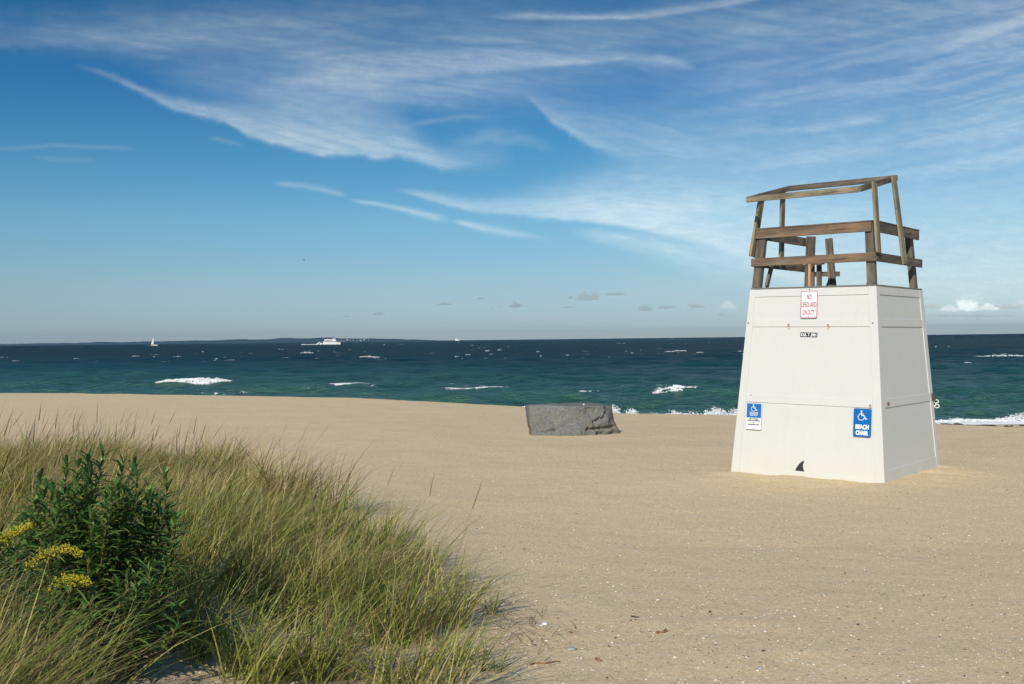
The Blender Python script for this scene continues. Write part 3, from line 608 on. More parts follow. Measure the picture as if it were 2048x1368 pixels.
def white_paint(name):
    t = NT(name); v = t.coord(); n = t.noise(v, 2.2, 5, .6); st = t.noise(t.coord((9, 9, 1.1)), 1.5, 4, .6)
    c = t.mix(n, (.575, .585, .57), (.625, .635, .62)); c = t.mix(t.ramp(st, [(.45, 0.), (.8, .22)]), c, (.70, .68, .60))
    sc = t.ramp(t.noise(t.coord((1, 1, 5)), 9, 5, .75), [(.70, 0.), (.76, .5)]); c = t.mix(sc, c, (.62, .61, .57))
    geo = t.n('TexCoord'); sx = t.n('SeparateXYZ'); t.l(geo.outputs['Object'], sx.inputs[0])
    dirt = t.math('MULTIPLY', t.ramp(t.math('ADD', sx.outputs[2], t.math('MULTIPLY', n, .5)), [(.15, .35), (.75, 0.)]), 1.0)
    c = t.mix(dirt, c, (.66, .60, .47))
    for (px, py, pz) in ((-.333, -1.06, 2.355), (.303, -1.06, 2.35), (-1.0, -1.1, 2.40), (1.12, -.9, 1.19), (.98, -1.13, 1.18), (1.0, -.1, 2.88)):
        ds = t.n('VectorMath', operation='DISTANCE'); mp = t.n('Mapping'); mp.inputs['Scale'].default_value = (1, 1, .55); t.l(geo.outputs['Object'], mp.inputs[0]); t.l(mp.outputs[0], ds.inputs[0]); ds.inputs[1].default_value = (px, py, (pz-.02)*.55)
        dd = t.math('ADD', ds.outputs['Value'], t.math('MULTIPLY', t.noise(v, 30, 2), .02))
        c = t.mix(t.ramp(dd, [(.0, .85), (.024, .6), (.045, 0.)]), c, (.42, .22, .09))
    nrm = t.bump(t.noise(t.coord((26, 26, 3)), 3, 4, .6), .12, .01)
    return t.end(t.bsdf(c, .55, nrm, .3))
PAINT = white_paint('white_paint')
def tpart(name, bm, mat, bev=.003, parent=None):
    o = bm_obj(name, bm, mat, parent or TW)
    if bev: m = o.modifiers.new('b', 'BEVEL'); m.width = bev; m.segments = 2; m.limit_method = 'ANGLE'
    return o
LOW = -.30
for f in ('front', 'right', 'back', 'left'):
    bm = bmesh.new(); q = .02; prism(bm, f, [(-HW(LOW)+q, LOW), (HW(LOW)-q, LOW), (HW(TOP-.01)-q, TOP-.012), (-HW(TOP-.01)+q, TOP-.012)], -.025, -.003)
    tpart('side_panel', bm, PAINT, 0)
def stile(f, side, wt, wb, ex):   # a corner board, wt/wb its widths at top and foot
    bm = bmesh.new(); s = side
    prism(bm, f, [(s*(HW(LOW)+ex), LOW), (s*(HW(LOW)-wb), LOW), (s*(HW(TOP)-wt), TOP), (s*(HW(TOP)+ex), TOP)], -.003, .011); tpart('corner_board', bm, PAINT, .004)
TH = .011
stile('front', -1, .095, .135, TH); stile('front', 1, .105, .125, TH)
stile('right', -1, .135, .17, -.003-.001); stile('right', 1, .16, .11, TH)
stile('back', -1, .12, .12, -.004); stile('back', 1, .12, .12, TH); stile('left', -1, .12, .12, -.004); stile('left', 1, .12, .12, -.004)
def cross(f, w0, w1, sl, sr, name='cross_board', o=.009):
    bm = bmesh.new(); prism(bm, f, [(-(HW(w0)-sl(w0)), w0), (HW(w0)-sr(w0), w0), (HW(w1)-sr(w1), w1), (-(HW(w1)-sl(w1)), w1)], -.003, o); return tpart(name, bm, PAINT, .002)
def lin(t_, b_): return lambda w: b_+(t_-b_)*(w-LOW)/(TOP-LOW)+.001
for f, a, b in (('front', lin(.095, .135), lin(.105, .125)), ('right', lin(.135, .17), lin(.16, .11)), ('back', lin(.12, .12), lin(.12, .12)), ('left', lin(.12, .12), lin(.12, .12))):
    cross(f, 2.818, TOP-.002, a, b); cross(f, 2.342, 2.455, a, b); cross(f, 1.148, 1.270, a, b)
    cross(f, LOW, .10 if f == 'front' else .24, a, b)
# deck
def deck_mat():
    t = NT('deck_wood'); v = t.coord((1, 12, 12)); n = t.noise(v, 3, 5, .6); c = t.mix(n, (.10, .11, .10), (.24, .24, .21)); return t.end(t.bsdf(c, .9, None, .2))
DECK = deck_mat()
bm = bmesh.new()
for k in range(14):
    v0 = -1.0+k*.1435; box_bm(bm, -1.006, 1.006, v0, v0+.137, TOP+.002, TOP+.026)
tpart('deck', bm, DECK, .003)
# weathered timber: each board is a box along its own X
def wood(name, dark, light, warm, wf):
    t = NT(name); v = t.coord((1.0, 11, 11)); n = t.noise(v, 2.5, 6, .65); oi = t.n('ObjectInfo'); rv = t.n('VectorMath', operation='ADD')
    t.l(v, rv.inputs[0]); cx = t.n('CombineXYZ'); t.l(t.math('MULTIPLY', oi.outputs['Random'], 40), cx.inputs[0]); t.l(cx.outputs[0], rv.inputs[1])
    n = t.noise(rv.outputs[0], 2.2, 6, .7); g = t.n('TexWave', wave_type='BANDS', bands_direction='Y', i_Scale=.9, i_Distortion=5.0, i_Detail=3.0); t.l(rv.outputs[0], g.inputs['Vector'])
    c = t.mix(t.ramp(n, [(.3, 0.), (.7, 1.)]), dark, light)
    c = t.mix(t.math('MULTIPLY', g.outputs['Fac'], .62), c, tuple(x*.45 for x in dark))
    n2 = t.noise(t.coord((1, 3, 3)), 2.3, 4, .6); c = t.mix(t.ramp(n2, [(.5-wf*.3, 0.), (.75-wf*.2, .8)]), c, warm)
    kn = t.n('TexVoronoi', i_Scale=2.1); mp = t.coord((1.2, 3.0, 3.0)); t.l(mp, kn.inputs['Vector']); c = t.mix(t.ramp(kn.outputs['Distance'], [(.05, .8), (.10, 0.)]), c, (.05, .03, .02))
    cr = t.ramp(t.noise(t.coord((.6, 22, 22)), 2, 3, .6), [(.34, 1.), (.42, 0.)]); c = t.mix(t.math('MULTIPLY', cr, .8), c, (.03, .028, .025))
    lic = t.noise(t.coord((1, 1, 1)), 5, 4, .7); c = t.mix(t.ramp(lic, [(.62, 0.), (.72, .35)]), c, (.26, .25, .13))
    return t.end(t.bsdf(c, .88, t.bump(t.math('ADD', n, t.math('MULTIPLY', g.outputs['Fac'], .5)), .5, .006), .2))
WG = wood('weathered_timber', (.10, .088, .072), (.27, .24, .195), (.24, .19, .13), .0)
WW = wood('reddish_timber', (.115, .09, .07), (.27, .22, .17), (.27, .175, .11), .40)
WL = wood('pale_timber', (.17, .15, .105), (.36, .325, .24), (.36, .31, .20), .2)
WO = wood('sunlit_edge_timber', (.42, .24, .12), (.60, .38, .20), (.62, .36, .18), .5)  # orange of sunlit wood put into the colour, for thin edge strips
def board(name, p0, p1, w, th, up, mat, parent=None, label=None):
    """box from p0 to p1; w = size along 'up', th = across"""
    p0 = Vector(p0); p1 = Vector(p1); x = (p1-p0); L = x.length; x.normalize(); up = Vector(up); z = (up-x*up.dot(x)).normalized(); y = z.cross(x)
    bm = bmesh.new(); box_bm(bm, -L/2, L/2, -th/2, th/2, -w/2, w/2)
    o = bm_obj(name, bm, mat, None); o.parent = parent or TW
    o.matrix_local = Matrix.Translation((p0+p1)/2) @ Matrix((x, y, z)).transposed().to_4x4()
    m = o.modifiers.new('b', 'BEVEL'); m.width = .005; m.segments = 2
    if label: o['label'] = label
    return o
def hw(w, ins=0): return HW(w)-ins
UP = (0, 0, 1)
# corner posts (inside the rails)
PT = 3.915
def post(su, sv, wu, tv, w0=TOP+.026, w1=PT, ins=.045):
    a = (su*(hw(w0)-ins-wu/2), sv*(hw(w0)-ins-tv/2), w0); b = (su*(hw(w1)-ins-wu/2), sv*(hw(w1)-ins-tv/2), w1)
    return board('corner_post', a, b, wu, tv, (1, 0, 0), WG)
post(-1, -1, .14, .09, ins=.008); post(1, -1, .125, .09, ins=.008); post(1, 1, .09, .14); post(-1, 1, .14, .09)
# lower and upper guard rails
def rails(w, hgt, mats, cap):
    o = hw(w)+.018
    board('guard_rail', (-o-.012, -o, w), (o+.012, -o, w), hgt, .038, UP, mats[0])
    board('guard_rail', (o, -o+.0215, w), (o, o+.015, w), hgt, .038, UP, mats[1])
    board('guard_rail', (-o, -o+.0215, w), (-o, o+.015, w), hgt, .038, UP, mats[1])
rails(3.372, .130, (WW, WG), 0)
o_ = hw(3.83)+.012
board('guard_rail', (-o_, -o_, 3.822), (o_-.03, -o_, 3.822), .140, .038, UP, WW)
board('guard_rail', (o_, -o_+.07, 3.825), (o_, o_+.02, 3.825), .145, .038, UP, WG)
board('guard_rail', (-o_, -o_+.022, 3.825), (-o_, o_+.0, 3.825), .145, .038, UP, WG)
board('rail_cap', (-o_-.01, -o_+.016, 3.906), (o_-.02, -o_+.016, 3.906), .022, .080, UP, WG)
board('rail_cap', (o_-.016, -o_+.07, 3.910), (o_-.016, o_+.02, 3.910), .022, .080, UP, WG)
# canopy frame: four uprights and a sloping ring
UR = .985
board('canopy_upright', (.985+.045, -.965, 3.43), (.928+.012, -.905, 4.475), .14, .038, (0, 1, 0), WL)
board('canopy_upright', (1.0+.045, .085, 3.315), (.928+.012, -.12, 4.665), .155, .038, (0, 1, 0), WL)
board('canopy_upright', (-.985-.02, -.955, 3.47), (-.880-.015, -.84, 4.48), .165, .038, (0, 1, 0), WL)
board('canopy_upright', (-1.0-.045, .165, 3.40), (-.928-.012, 0.0, 4.62), .135, .038, (0, 1, 0), WL)
bmx = board('sunlit_edge', (-1.022, -1.040, 3.475), (-.925, -.925, 4.32), .03, .006, (0, 1, 0), WO); bmx['label'] = 'orange strip coloured as the sunlit edge of the leftmost canopy upright'  # thin strip with the sunlight painted into its colour
def rw(v): return 4.335+.226*(v+1.365)
rb = .088
board('canopy_beam', (-.895, -1.365, rw(-1.365)), (.885, -1.365, rw(-1.365)), rb, .038, UP, WL)
board('canopy_beam', (-.90, .10, rw(.10)+.0), (.915, .10, rw(.10)), rb, .038, UP, WG)
board('canopy_beam', (.903, -1.345, rw(-1.345)), (.903, .118, rw(.118)), rb, .038, UP, WG)
board('canopy_beam', (-.873, -1.345, rw(-1.345)), (-.885, .08, rw(.08)), rb, .038, UP, WG)
# seat framing on the deck
board('brace', (-.80, -.87, 2.975), (-.78, -.72, 3.345), .085, .04, (0, 1, 0), WG)
board('seat_support', (-.755, .75, 2.965), (-.755, .75, 3.50), .085, .04, (1, 0, 0), WW)
board('sunlit_edge', (-.795, .726, 2.965), (-.795, .726, 3.50), .045, .008, (1, 0, 0), WO)
board('seat_support', (-.628, .75, 2.965), (-.628, .75, 3.50), .085, .04, (1, 0, 0), WG)
board('seat_support', (-.28, .5, 2.965), (-.355, .5, 3.825), .12, .05, (1, 0, 0), WG)
board('seat_rail', (-.735, .80, 3.253), (-.29, .80, 3.245), .08, .04, UP, WG)
board('seat_rail', (-.70, .62, 3.425), (-.50, .62, 3.42), .03, .12, UP, WG)
board('brace', (-.40, .53, 2.965), (-.33, .53, 3.16), .06, .04, (1, 0, 0), WG)
board('brace', (.83, -.84, 2.965), (.87, -.84, 3.13), .05, .04, (1, 0, 0), WG)
# nails standing proud on the canopy
M_nail = plain('rusty_steel', (.16, .09, .05), .8)
for s, v in ((-.7, -1.365), (.2, -1.365), (.7, -1.365), (-.4, .1), (.0, .1), (.45, .1)):
    bm = bmesh.new(); rod(bm, (s, v, rw(v)+.04), (s+.005, v, rw(v)+.065), .003, .003, 6); tpart('nail', bm, M_nail, 0)
# ---- signs
M_signwhite = plain('sign_white', (.74, .76, .80), .4, .4, .05); M_red = plain('sign_red', (.38, .02, .05), .5); M_blue = plain('sign_blue', (.0, .13, .42), .4, .4, .05); M_blue2 = plain('sign_azure', (.015, .14, .45), .4, .4, .05)
M_wh = plain('sign_lettering_white', (.80, .82, .84), .5); M_blk = plain('black_print', (.02, .02, .025), .5); M_bolt = plain('bolt_grey', (.25, .23, .21), .5)
def front_frame(s, w, o):
    """matrix at a point of the front face: X right, Y up the batter, Z out"""
    up = Vector(face_pt('front', s, w+1, 0))-Vector(face_pt('front', s, w, 0)); up.normalize(); x = Vector((1, 0, 0)); z = x.cross(up)
    return Matrix.Translation(Vector(face_pt('front', s, w, 0))+z*o) @ Matrix((x, up, z)).transposed().to_4x4()
def flat(name, outlines, mat, parent, z0, z1, local=None):
    """extruded flat shape(s) in the parent's XY plane"""
    bm = bmesh.new()
    for poly in outlines:
        n = len(poly); A = [bm.verts.new((x, y, z0)) for x, y in poly]; B = [bm.verts.new((x, y, z1)) for x, y in poly]
        for i in range(n): bm.faces.new((A[i], A[(i+1) % n], B[(i+1) % n], B[i]))
        bm.faces.new(A[::-1]); bm.faces.new(B)
    bmesh.ops.triangulate(bm, faces=[f for f in bm.faces if len(f.verts) > 4])
    o = bm_obj(name, bm, mat, parent)
    if local is not None: o.matrix_local = local
    return o
def rrect(w, h, r, n=6, cx=0, cy=0):
    P = []
    for sx, sy, a0 in ((1, 1, 0), (-1, 1, 90), (-1, -1, 180), (1, -1, 270)):
        for k in range(n+1):
            a = R(a0+90*k/n); P.append((cx+sx*(w/2-r)+r*math.cos(a), cy+sy*(h/2-r)+r*math.sin(a)))
    return P
def ring(outer, inner):
    n = len(outer); return [[outer[i], outer[(i+1) % n], inner[(i+1) % n], inner[i]] for i in range(n)]
def text(name, s, size, cx, cy, mat, parent, z, sx=1.0, bold=0.0, width=None):
    cu = bpy.data.curves.new('t', 'FONT'); cu.body = s; cu.size = size; cu.align_x = 'CENTER'; cu.align_y = 'CENTER'; cu.offset = bold; cu.extrude = .0006; cu.resolution_u = 3
    to = bpy.data.objects.new('t', cu); C.objects.link(to); dg = bpy.context.evaluated_depsgraph_get(); dg.update()
    me = bpy.data.meshes.new_from_object(to.evaluated_get(dg)); bpy.data.objects.remove(to)
    n = len(me.vertices); co = np.empty(n*3); me.vertices.foreach_get('co', co); co = co.reshape(-1, 3)
    if width: sx = width/(co[:, 0].max()-co[:, 0].min())
    mid = (co[:, 0].max()+co[:, 0].min())/2; midy = (co[:, 1].max()+co[:, 1].min())/2
    co[:, 0] = (co[:, 0]-mid)*sx+cx; co[:, 1] += cy-midy; co[:, 2] += z; me.vertices.foreach_set('co', co.ravel()); me.materials.clear(); me.materials.append(mat); me.update()
    o = bpy.data.objects.new(name, me); C.objects.link(o); o.parent = parent; return o
def stroke(pts, w):
    """thick polyline as quads with round-ish joints"""
    out_ = []
    for (x0, y0), (x1, y1) in zip(pts, pts[1:]):
        dx, dy = x1-x0, y1-y0; L = math.hypot(dx, dy) or 1; nx, ny = -dy/L*w/2, dx/L*w/2; ex, ey = dx/L*w*.25, dy/L*w*.25
        out_.append([(x0+nx-ex, y0+ny-ey), (x0-nx-ex, y0-ny-ey), (x1-nx+ex, y1-ny+ey), (x1+nx+ex, y1+ny+ey)])
    return out_
def wheelchair(k, cx, cy):
    P = []; P.append([(cx+k*(-.06+.10*math.cos(a*.5236)), cy+k*(.44+.10*math.sin(a*.5236))) for a in range(12)])
    P += stroke([(cx-k*.07, cy+k*.34), (cx-k*.04, cy+k*.0), (cx+k*.22, cy-k*.0), (cx+k*.42, cy-k*.38), (cx+k*.56, cy-k*.32)], k*.10)
    P += stroke([(cx-k*.05, cy+k*.17), (cx+k*.20, cy+k*.17)], k*.07)
    arc = [(cx-k*.08+k*.34*math.cos(R(a)), cy-k*.16+k*.34*math.sin(R(a))) for a in range(105, 345, 12)]
    P += stroke(arc, k*.085); return P
def layered(parts, z): return parts
def mksign(name, s, w, width, height, o, rot, col, label, rad=.02):
    root = flat(name, [rrect(width, height, rad)], col, TW, 0, .003); root.matrix_local = front_frame(s, w, o) @ Matrix.Rotation(R(rot), 4, 'Z'); root['label'] = label; return root
sg = mksign('sign', -.008, 2.682, .276, .425, .019, 0, M_signwhite, 'white metal sign with red border reading NO LIFEGUARD ON DUTY', .028)
flat('border', ring(rrect(.270, .419, .026), rrect(.252, .401, .020)), M_red, sg, .0032, .0042)
text('lettering', 'NO', .105, 0, .118, M_red, sg, .0042, bold=.001, width=.074)
text('lettering', 'LIFEGUARD', .105, 0, -.004, M_red, sg, .0042, bold=.001, width=.236)
text('lettering', 'ON DUTY', .105, 0, -.122, M_red, sg, .0042, bold=.001, width=.188)
flat('bolt', [[(.007*math.cos(a*.785), .186+.007*math.sin(a*.785)) for a in range(8)]], M_bolt, sg, .003, .008); flat('bolt', [[(.007*math.cos(a*.785), -.186+.007*math.sin(a*.785)) for a in range(8)]], M_bolt, sg, .003, .008)
sg = mksign('sign', .879, .926, .268, .415, .019, 0, M_blue, 'blue metal sign with white wheelchair symbol reading BEACH CHAIR', .022)
flat('symbol', wheelchair(.135, -.008, .105), M_wh, sg, .0032, .0042)
text('lettering', 'BEACH', .083, 0, -.062, M_wh, sg, .0042, bold=.0055, width=.200); text('lettering', 'CHAIR', .083, 0, -.150, M_wh, sg, .0042, bold=.0055, width=.190)
for yy in (.188, -.186): flat('bolt', [[(.007*math.cos(a*.785), yy+.007*math.sin(a*.785)) for a in range(8)]], M_bolt, sg, .003, .008)
sg = mksign('sign', -.859, .922, .268, .418, .021, 0, M_signwhite, 'white and blue sign with wheelchair over waves and small black print', .006)
flat('blue_field', [rrect(.248, .222, .002, 2, 0, .090)], M_blue2, sg, .0032, .0042)
flat('symbol', wheelchair(.105, -.004, .135), M_wh, sg, .0045, .0055)
wv = []
for k in range(3): wv += stroke([(x*.0068-.068, .062-k*.022+.007*math.cos(x*.63)) for x in range(21)], .0115)
flat('symbol', wv, M_wh, sg, .0045, .0055)
for s_, yy, wd in (('BEACH MADE', -.040, .150), ('MORE ACCESSIBLE', -.066, .218), ('BY', -.098, .026), ('SMILEMASS.ORG', -.128, .190)):
    text('lettering', s_, .022, 0, yy, M_blk, sg, .0042, bold=.0012, width=wd)
flat('border', ring(rrect(.266, .416, .006), rrect(.262, .412, .005)), M_bolt, sg, .0032, .0038)
for yy in (.198, -.198): flat('bolt', [[(.007*math.cos(a*.785), yy+.007*math.sin(a*.785)) for a in range(8)]], M_bolt, sg, .003, .008)
# sticker
st = mksign('sticker', -.003, 2.217, .272, .070, -.001, -1.5, M_blk, 'black bumper sticker with white block letters KULTJAH', .002)
def block(ch):
    G = {'K': [[(0, 0), (0, 1)], [(0, .5), (.55, 1)], [(0, .5), (.6, 0)]], 'U': [[(0, 1), (0, 0), (.6, 0), (.6, 1)]], 'L': [[(0, 1), (0, 0), (.55, 0)]], 'T': [[(-.05, 1), (.65, 1)], [(.3, 1), (.3, 0)]],
         'J': [[(.6, 1), (.6, 0), (.05, 0)]], 'A': [[(0, 0), (0, 1), (.6, 1), (.6, 0)], [(0, .5), (.6, .5)]], 'H': [[(0, 0), (0, 1)], [(.6, 0), (.6, 1)], [(0, .5), (.6, .5)]]}
    return G[ch]
bl = []
for i, ch in enumerate('KULTJAH'):
    for s_ in block(ch): bl += stroke([(-.120+i*.0355+x*.038, -.020+y*.040) for x, y in s_], .0095)
flat('lettering', bl, M_wh, st, .0032, .004)
# fin
fin = [(-.073, -.078)]+[(-.073+.145*(k/8), -.078+.156*(1-(1-k/8)**1.9)) for k in range(1, 8)]+[(.072, .078)]+[(.072-.022*math.sin((1-k/8)*3.14)**1.0-.002, .078-.156*(k/8)) for k in range(1, 8)]+[(.076, -.080)]
fo = flat('fin_cutout', [fin], plain('fin_charcoal', (.035, .037, .045), .6), TW, 0, .010); fo.matrix_local = front_frame(-.072, .215, -.002); fo['label'] = 'dark grey fin-shaped cutout at the foot of the front panel'
# hardware
def bolt(face, s, w, r=.012, mat=M_bolt, o=.017, name='bolt'):
    bm = bmesh.new(); p = Vector(face_pt(face, s, w, 0)); n = {'front': Vector((0, -1, 0)), 'right': Vector((1, 0, 0))}[face]
    rod(bm, p+n*(o-.006), p+n*(o+.008), r, r*.8, 10); return tpart(name, bm, mat, 0)
rusty = plain('rust', (.22, .11, .05), .9)
bolt('front', -1.02, 2.405); bolt('front', .985, 2.395); bolt('front', .985, 1.185); bolt('front', -.925, 1.26, .008)
bolt('front', -.333, 2.375, .010, rusty, .014); bolt('front', .303, 2.37, .010, rusty, .014); bolt('front', -.008, 2.915, .009, rusty, .014)
bm = bmesh.new(); p = Vector(face_pt('right', -.90, 1.205, .015)); box_bm(bm, p.x-.004, p.x+.010, p.y, p.y+.07, p.z-.018, p.z+.016); tpart('latch', bm, rusty, .003)
M_seam = plain('seam_grey', (.60, .58, .52), .8)
for (a, b) in (((-.327, 2.335), (-.93, 1.76)), ((.664, 2.497), (.88, 2.744))):
    bm = bmesh.new(); prism(bm, 'front', [(a[0], a[1]), (a[0]+.006, a[1]), (b[0]+.006, b[1]), (b[0], b[1])], -.0035, -.0022); tpart('panel_seam', bm, M_seam, 0)
bm = bmesh.new(); p = Vector(face_pt('right', 1.10, 1.205, .02)); rod(bm, p+Vector((0, -.02, .055)), p+Vector((.012, .01, -.05)), .028, .034, 10); tpart('hasp', bm, plain('hasp_dark', (.07, .065, .06), .7), 0)
def chain():
    r = empty('chain'); wm = plain('chain_pale', (.70, .72, .72), .5); cpos = TM @ Vector(face_pt('right', 1.155, 1.13, .03)); r.location = cpos
    for k in range(2):
        bm = bmesh.new(); n = 16
        pts = [Vector((.036*math.cos(i*6.2832/n), 0, -.077*k+.028*math.sin(i*6.2832/n))) for i in range(n)]
        for i in range(n): rod(bm, pts[i], pts[(i+1) % n], .0095, None, 6)
        o = bm_obj('chain_link', bm, wm, r, True); o.location = (.02+.012*k, 0, 0)
    tag(r, 'short pale chain of two rings hanging at the right edge of the lifeguard stand', 'chain')
chain()

# ------------------------------------------------------------------ beach litter
def scatter(n, x0, x1, y0, y1, rng, p=1.0):
    y = y0+(y1-y0)*rng.random(n)**p; half = .56*y+1; x = (rng.random(n)*2-1)*half
    m = (x > x0) & (x < x1); return x[m], y[m]
def litter():
    rng = np.random.default_rng(21)
    x, y = scatter(34000, -12, 16, 4.6, 26, rng, 1.5); z = ground(x, y)
    r = .0028+.0055*rng.random(len(x))**2.5+.003*(rng.random(len(x)) < .1)
    inb = (np.abs(x-5.22) < 1.7) & (np.abs(y-16.1) < 1.7); x, y, z, r = x[~inb], y[~inb], z[~inb], r[~inb]
    V, F = blobs(np.stack([x, y, z+r*.15], 1), r, 22, (1.3, 1, .5), .3)
    pal = np.array([(.82, .79, .70), (.86, .84, .78), (.62, .50, .33), (.70, .58, .40), (.10, .09, .08), (.24, .23, .22), (.42, .22, .12), (.55, .54, .52)])
    c = pal[rng.choice(8, len(x), p=[.27, .13, .18, .16, .08, .08, .04, .06])]*(.62+.28*rng.random((len(x), 1)))
    t = NT('shell_grit'); a = t.n('Attribute', attribute_name='col'); m = t.end(t.bsdf(a.outputs['Color'], .7, None, .3))
    tag(np_mesh('shell_fragments', V, [F], m, cols=np.repeat(c, len(ICO_V), 0)), 'broken shell and small pebbles strewn over the sand', 'shell fragments', kind='stuff')
    # wrack line near the water on the right
    n = 1500; x = 12+16*rng.random(n); lane = rng.random(n); y = np.where(lane < .72, 33.6+rng.normal(0, .22, n)+.6*(vnoise(x*.5, x*0, 3)-.5), 29.5+3*rng.random(n)+rng.normal(0, .2, n))
    k = fbm(x*1.3, y*1.3, 66, 2) > np.where(lane < .72, .45, .56); x, y = x[k], y[k]; z = ground(x, y)
    r = (.02+.05*rng.random(len(x)))*(1+.8*np.exp(-((x-14.9)/.5)**2)); V, F = blobs(np.stack([x, y, z+r*.25+.10*np.exp(-((x-14.9)/.45)**2)*rng.random(len(x))], 1), r, 29, (2.0, 1.1, .42), .45)
    tag(np_mesh('seaweed', V, [F], plain('seaweed_dark', (.055, .04, .022), .8, .3, .4, 6)), 'dark seaweed washed up in a line below the surf', 'seaweed', kind='stuff')
    # single stones, shells and sticks one can point to in the foreground
    pebm = {'dark': plain('pebble_dark', (.07, .065, .06), .7, .3, .3, 60), 'brown': plain('pebble_brown', (.26, .13, .07), .7, .3, .25, 60), 'white': plain('shell_pale', (.80, .80, .80), .55, .3, .05, 40), 'grey': plain('pebble_grey', (.33, .34, .34), .7, .3, .25, 60)}
    def at(px, py, z=1.5):
        for _ in range(6):
            h = 691-px*24/2048; d = (EYE-z)*1991/(py-h); X = (px-1024)/1991*d; z = gz(X, d)
        return X, d, z
    for nm, px, py, r, m, lab, cat, sq in (
        ('shell', 1083, 1249, .022, 'white', 'pale bluish-white shell on bare sand right of the grass edge', 'shell', (1.1, 1, .6)),
        ('pebble', 1190, 1322, .020, 'brown', 'flat dark brown pebble near the bottom, right of the stick', 'pebble', (1.5, 1, .5)),
        ('pebble', 1134, 1266, .014, 'brown', 'round tan-brown pebble right of the pale bluish shell', 'pebble', (1.1, 1, .7)),
        ('pebble', 1414, 1225, .013, 'dark', 'small black pebble alone on the open sand in the middle foreground', 'pebble', (1.3, 1, .7)),
        ('pebble', 1512, 1339, .018, 'grey', 'dark grey flat stone at the bottom below the lifeguard stand', 'pebble', (1.4, 1, .5)),
        ('pebble', 1135, 1300, .024, 'grey', 'mottled grey stone beside white shell chips near the bottom', 'pebble', (1.4, 1, .4)),
        ('pebble', 1263, 1235, .012, 'dark', 'sliver of dark mussel shell above the brown leaf-like stick', 'shell', (2.4, .7, .6))):
        X, d, z = at(px, py); V, F = blobs(np.zeros((1, 3)), np.array([r]), 3+px, sq, .18)
        o = np_mesh(nm if cat == 'pebble' else 'shell', V, [F], pebm[m]); o.location = (X, d, z+r*.25); tag(o, lab, cat)
    stm = plain('stick_brown', (.25, .15, .08), .85, .2, .3, 30)
    for (a, b, r, lab) in (((1052, 1331), (1112, 1325), .006, 'thin brown forked stick lying near the bottom centre'), ((1306, 1268), (1332, 1264), .010, 'short reddish-brown stick on open sand right of centre')):
        xa, ya, za = at(*a); xb, yb, zb = at(*b); bm = bmesh.new(); n = 6; prev = None
        for k in range(n):
            t0, t1 = k/n, (k+1)/n; w = lambda t_: .01*math.sin(t_*9)
            rod(bm, (xa+(xb-xa)*t0, ya+(yb-ya)*t0+w(t0), za+(zb-za)*t0+.006), (xa+(xb-xa)*t1, ya+(yb-ya)*t1+w(t1), za+(zb-za)*t1+.006), r*(1.1-.6*t0), r*(1.1-.6*t1), 6)
        rod(bm, ((xa+xb)/2, (ya+yb)/2, za+.008), ((xa+xb)/2+.03, (ya+yb)/2+.05, za+.012), r*.6, r*.3, 5)
        tag(bm_obj('stick', bm, stm), lab, 'stick')
litter()

# ------------------------------------------------------------------ beach grass
def leafmat(name, rough=.55, transl=.35):
    t = NT(name); a = t.n('Attribute', attribute_name='col').outputs['Color']
    p = t.bsdf(a, rough, None, .35); tr = t.n('BsdfTranslucent'); t.l(t.mix(.5, a, t.mix(1.0, a, (1.25, 1.3, .6), 'MULTIPLY')), tr.inputs[0])
    ms = t.n('MixShader'); ms.inputs[0].default_value = transl; t.l(p.outputs[0], ms.inputs[1]); t.l(tr.outputs[0], ms.inputs[2]); return t.end(ms)
GM = leafmat('grass_blades', .5, .3); LM = leafmat('goldenrod_leaves', .4, .22)
def blades(root, h, w, ang, lean, curl, col, seg=5, tipcol=None, rng=RNG):
    n = len(root); t = np.linspace(0, 1, seg+1)[None, :]; dx, dy = np.cos(ang)[:, None], np.sin(ang)[:, None]
    hor = h[:, None]*(lean[:, None]*t+curl[:, None]*t**2.2); ver = h[:, None]*(t-.42*curl[:, None]*t**2.4-.18*lean[:, None]*t)
    cx = root[:, :1]+dx*hor; cy = root[:, 1:2]+dy*hor; cz = root[:, 2:3]+ver
    sa = ang+np.pi/2+rng.normal(0, .7, n); sx, sy = np.cos(sa)[:, None], np.sin(sa)[:, None]
    ww = w[:, None]*.5*np.clip(1.02-t**1.6, .04, 1)*(.75+.25*np.minimum(1, t*4))
    L = np.stack([cx-sx*ww, cy-sy*ww, cz], -1); Q = np.stack([cx+sx*ww, cy+sy*ww, cz], -1)
    V = np.stack([L, Q], 2).reshape(n, -1, 3); nv = 2*(seg+1)
    k = np.arange(seg)*2; F = np.stack([k, k+1, k+3, k+2], 1)[None]+(np.arange(n)*nv)[:, None, None]
    cc = col[:, None, :]*np.ones((1, seg+1, 1))
    if tipcol is not None:
        f = (np.clip((t-.5)/.5, 0, 1)**1.3)[..., None]; cc = cc*(1-f)+tipcol[:, None, :]*f
    cc = np.repeat(cc, 2, 1)
    return V.reshape(-1, 3), F.reshape(-1, 4), cc.reshape(-1, 3)
POLY = np.array([(-.12, 6.35), (-.42, 7.0), (-.85, 8.0), (-1.4, 9.0), (-2.1, 10.2), (-2.85, 11.6), (-3.9, 13.4), (-4.6, 15.0), (-6, 15.8), (-9, 16.0), (-15, 15.8), (-17, 9), (-8, 1.2), (-2.5, 1.6), (-1.9, 3.4), (-1.5, 4.6), (-.95, 4.9), (-.6, 5.35), (-.3, 5.9)])
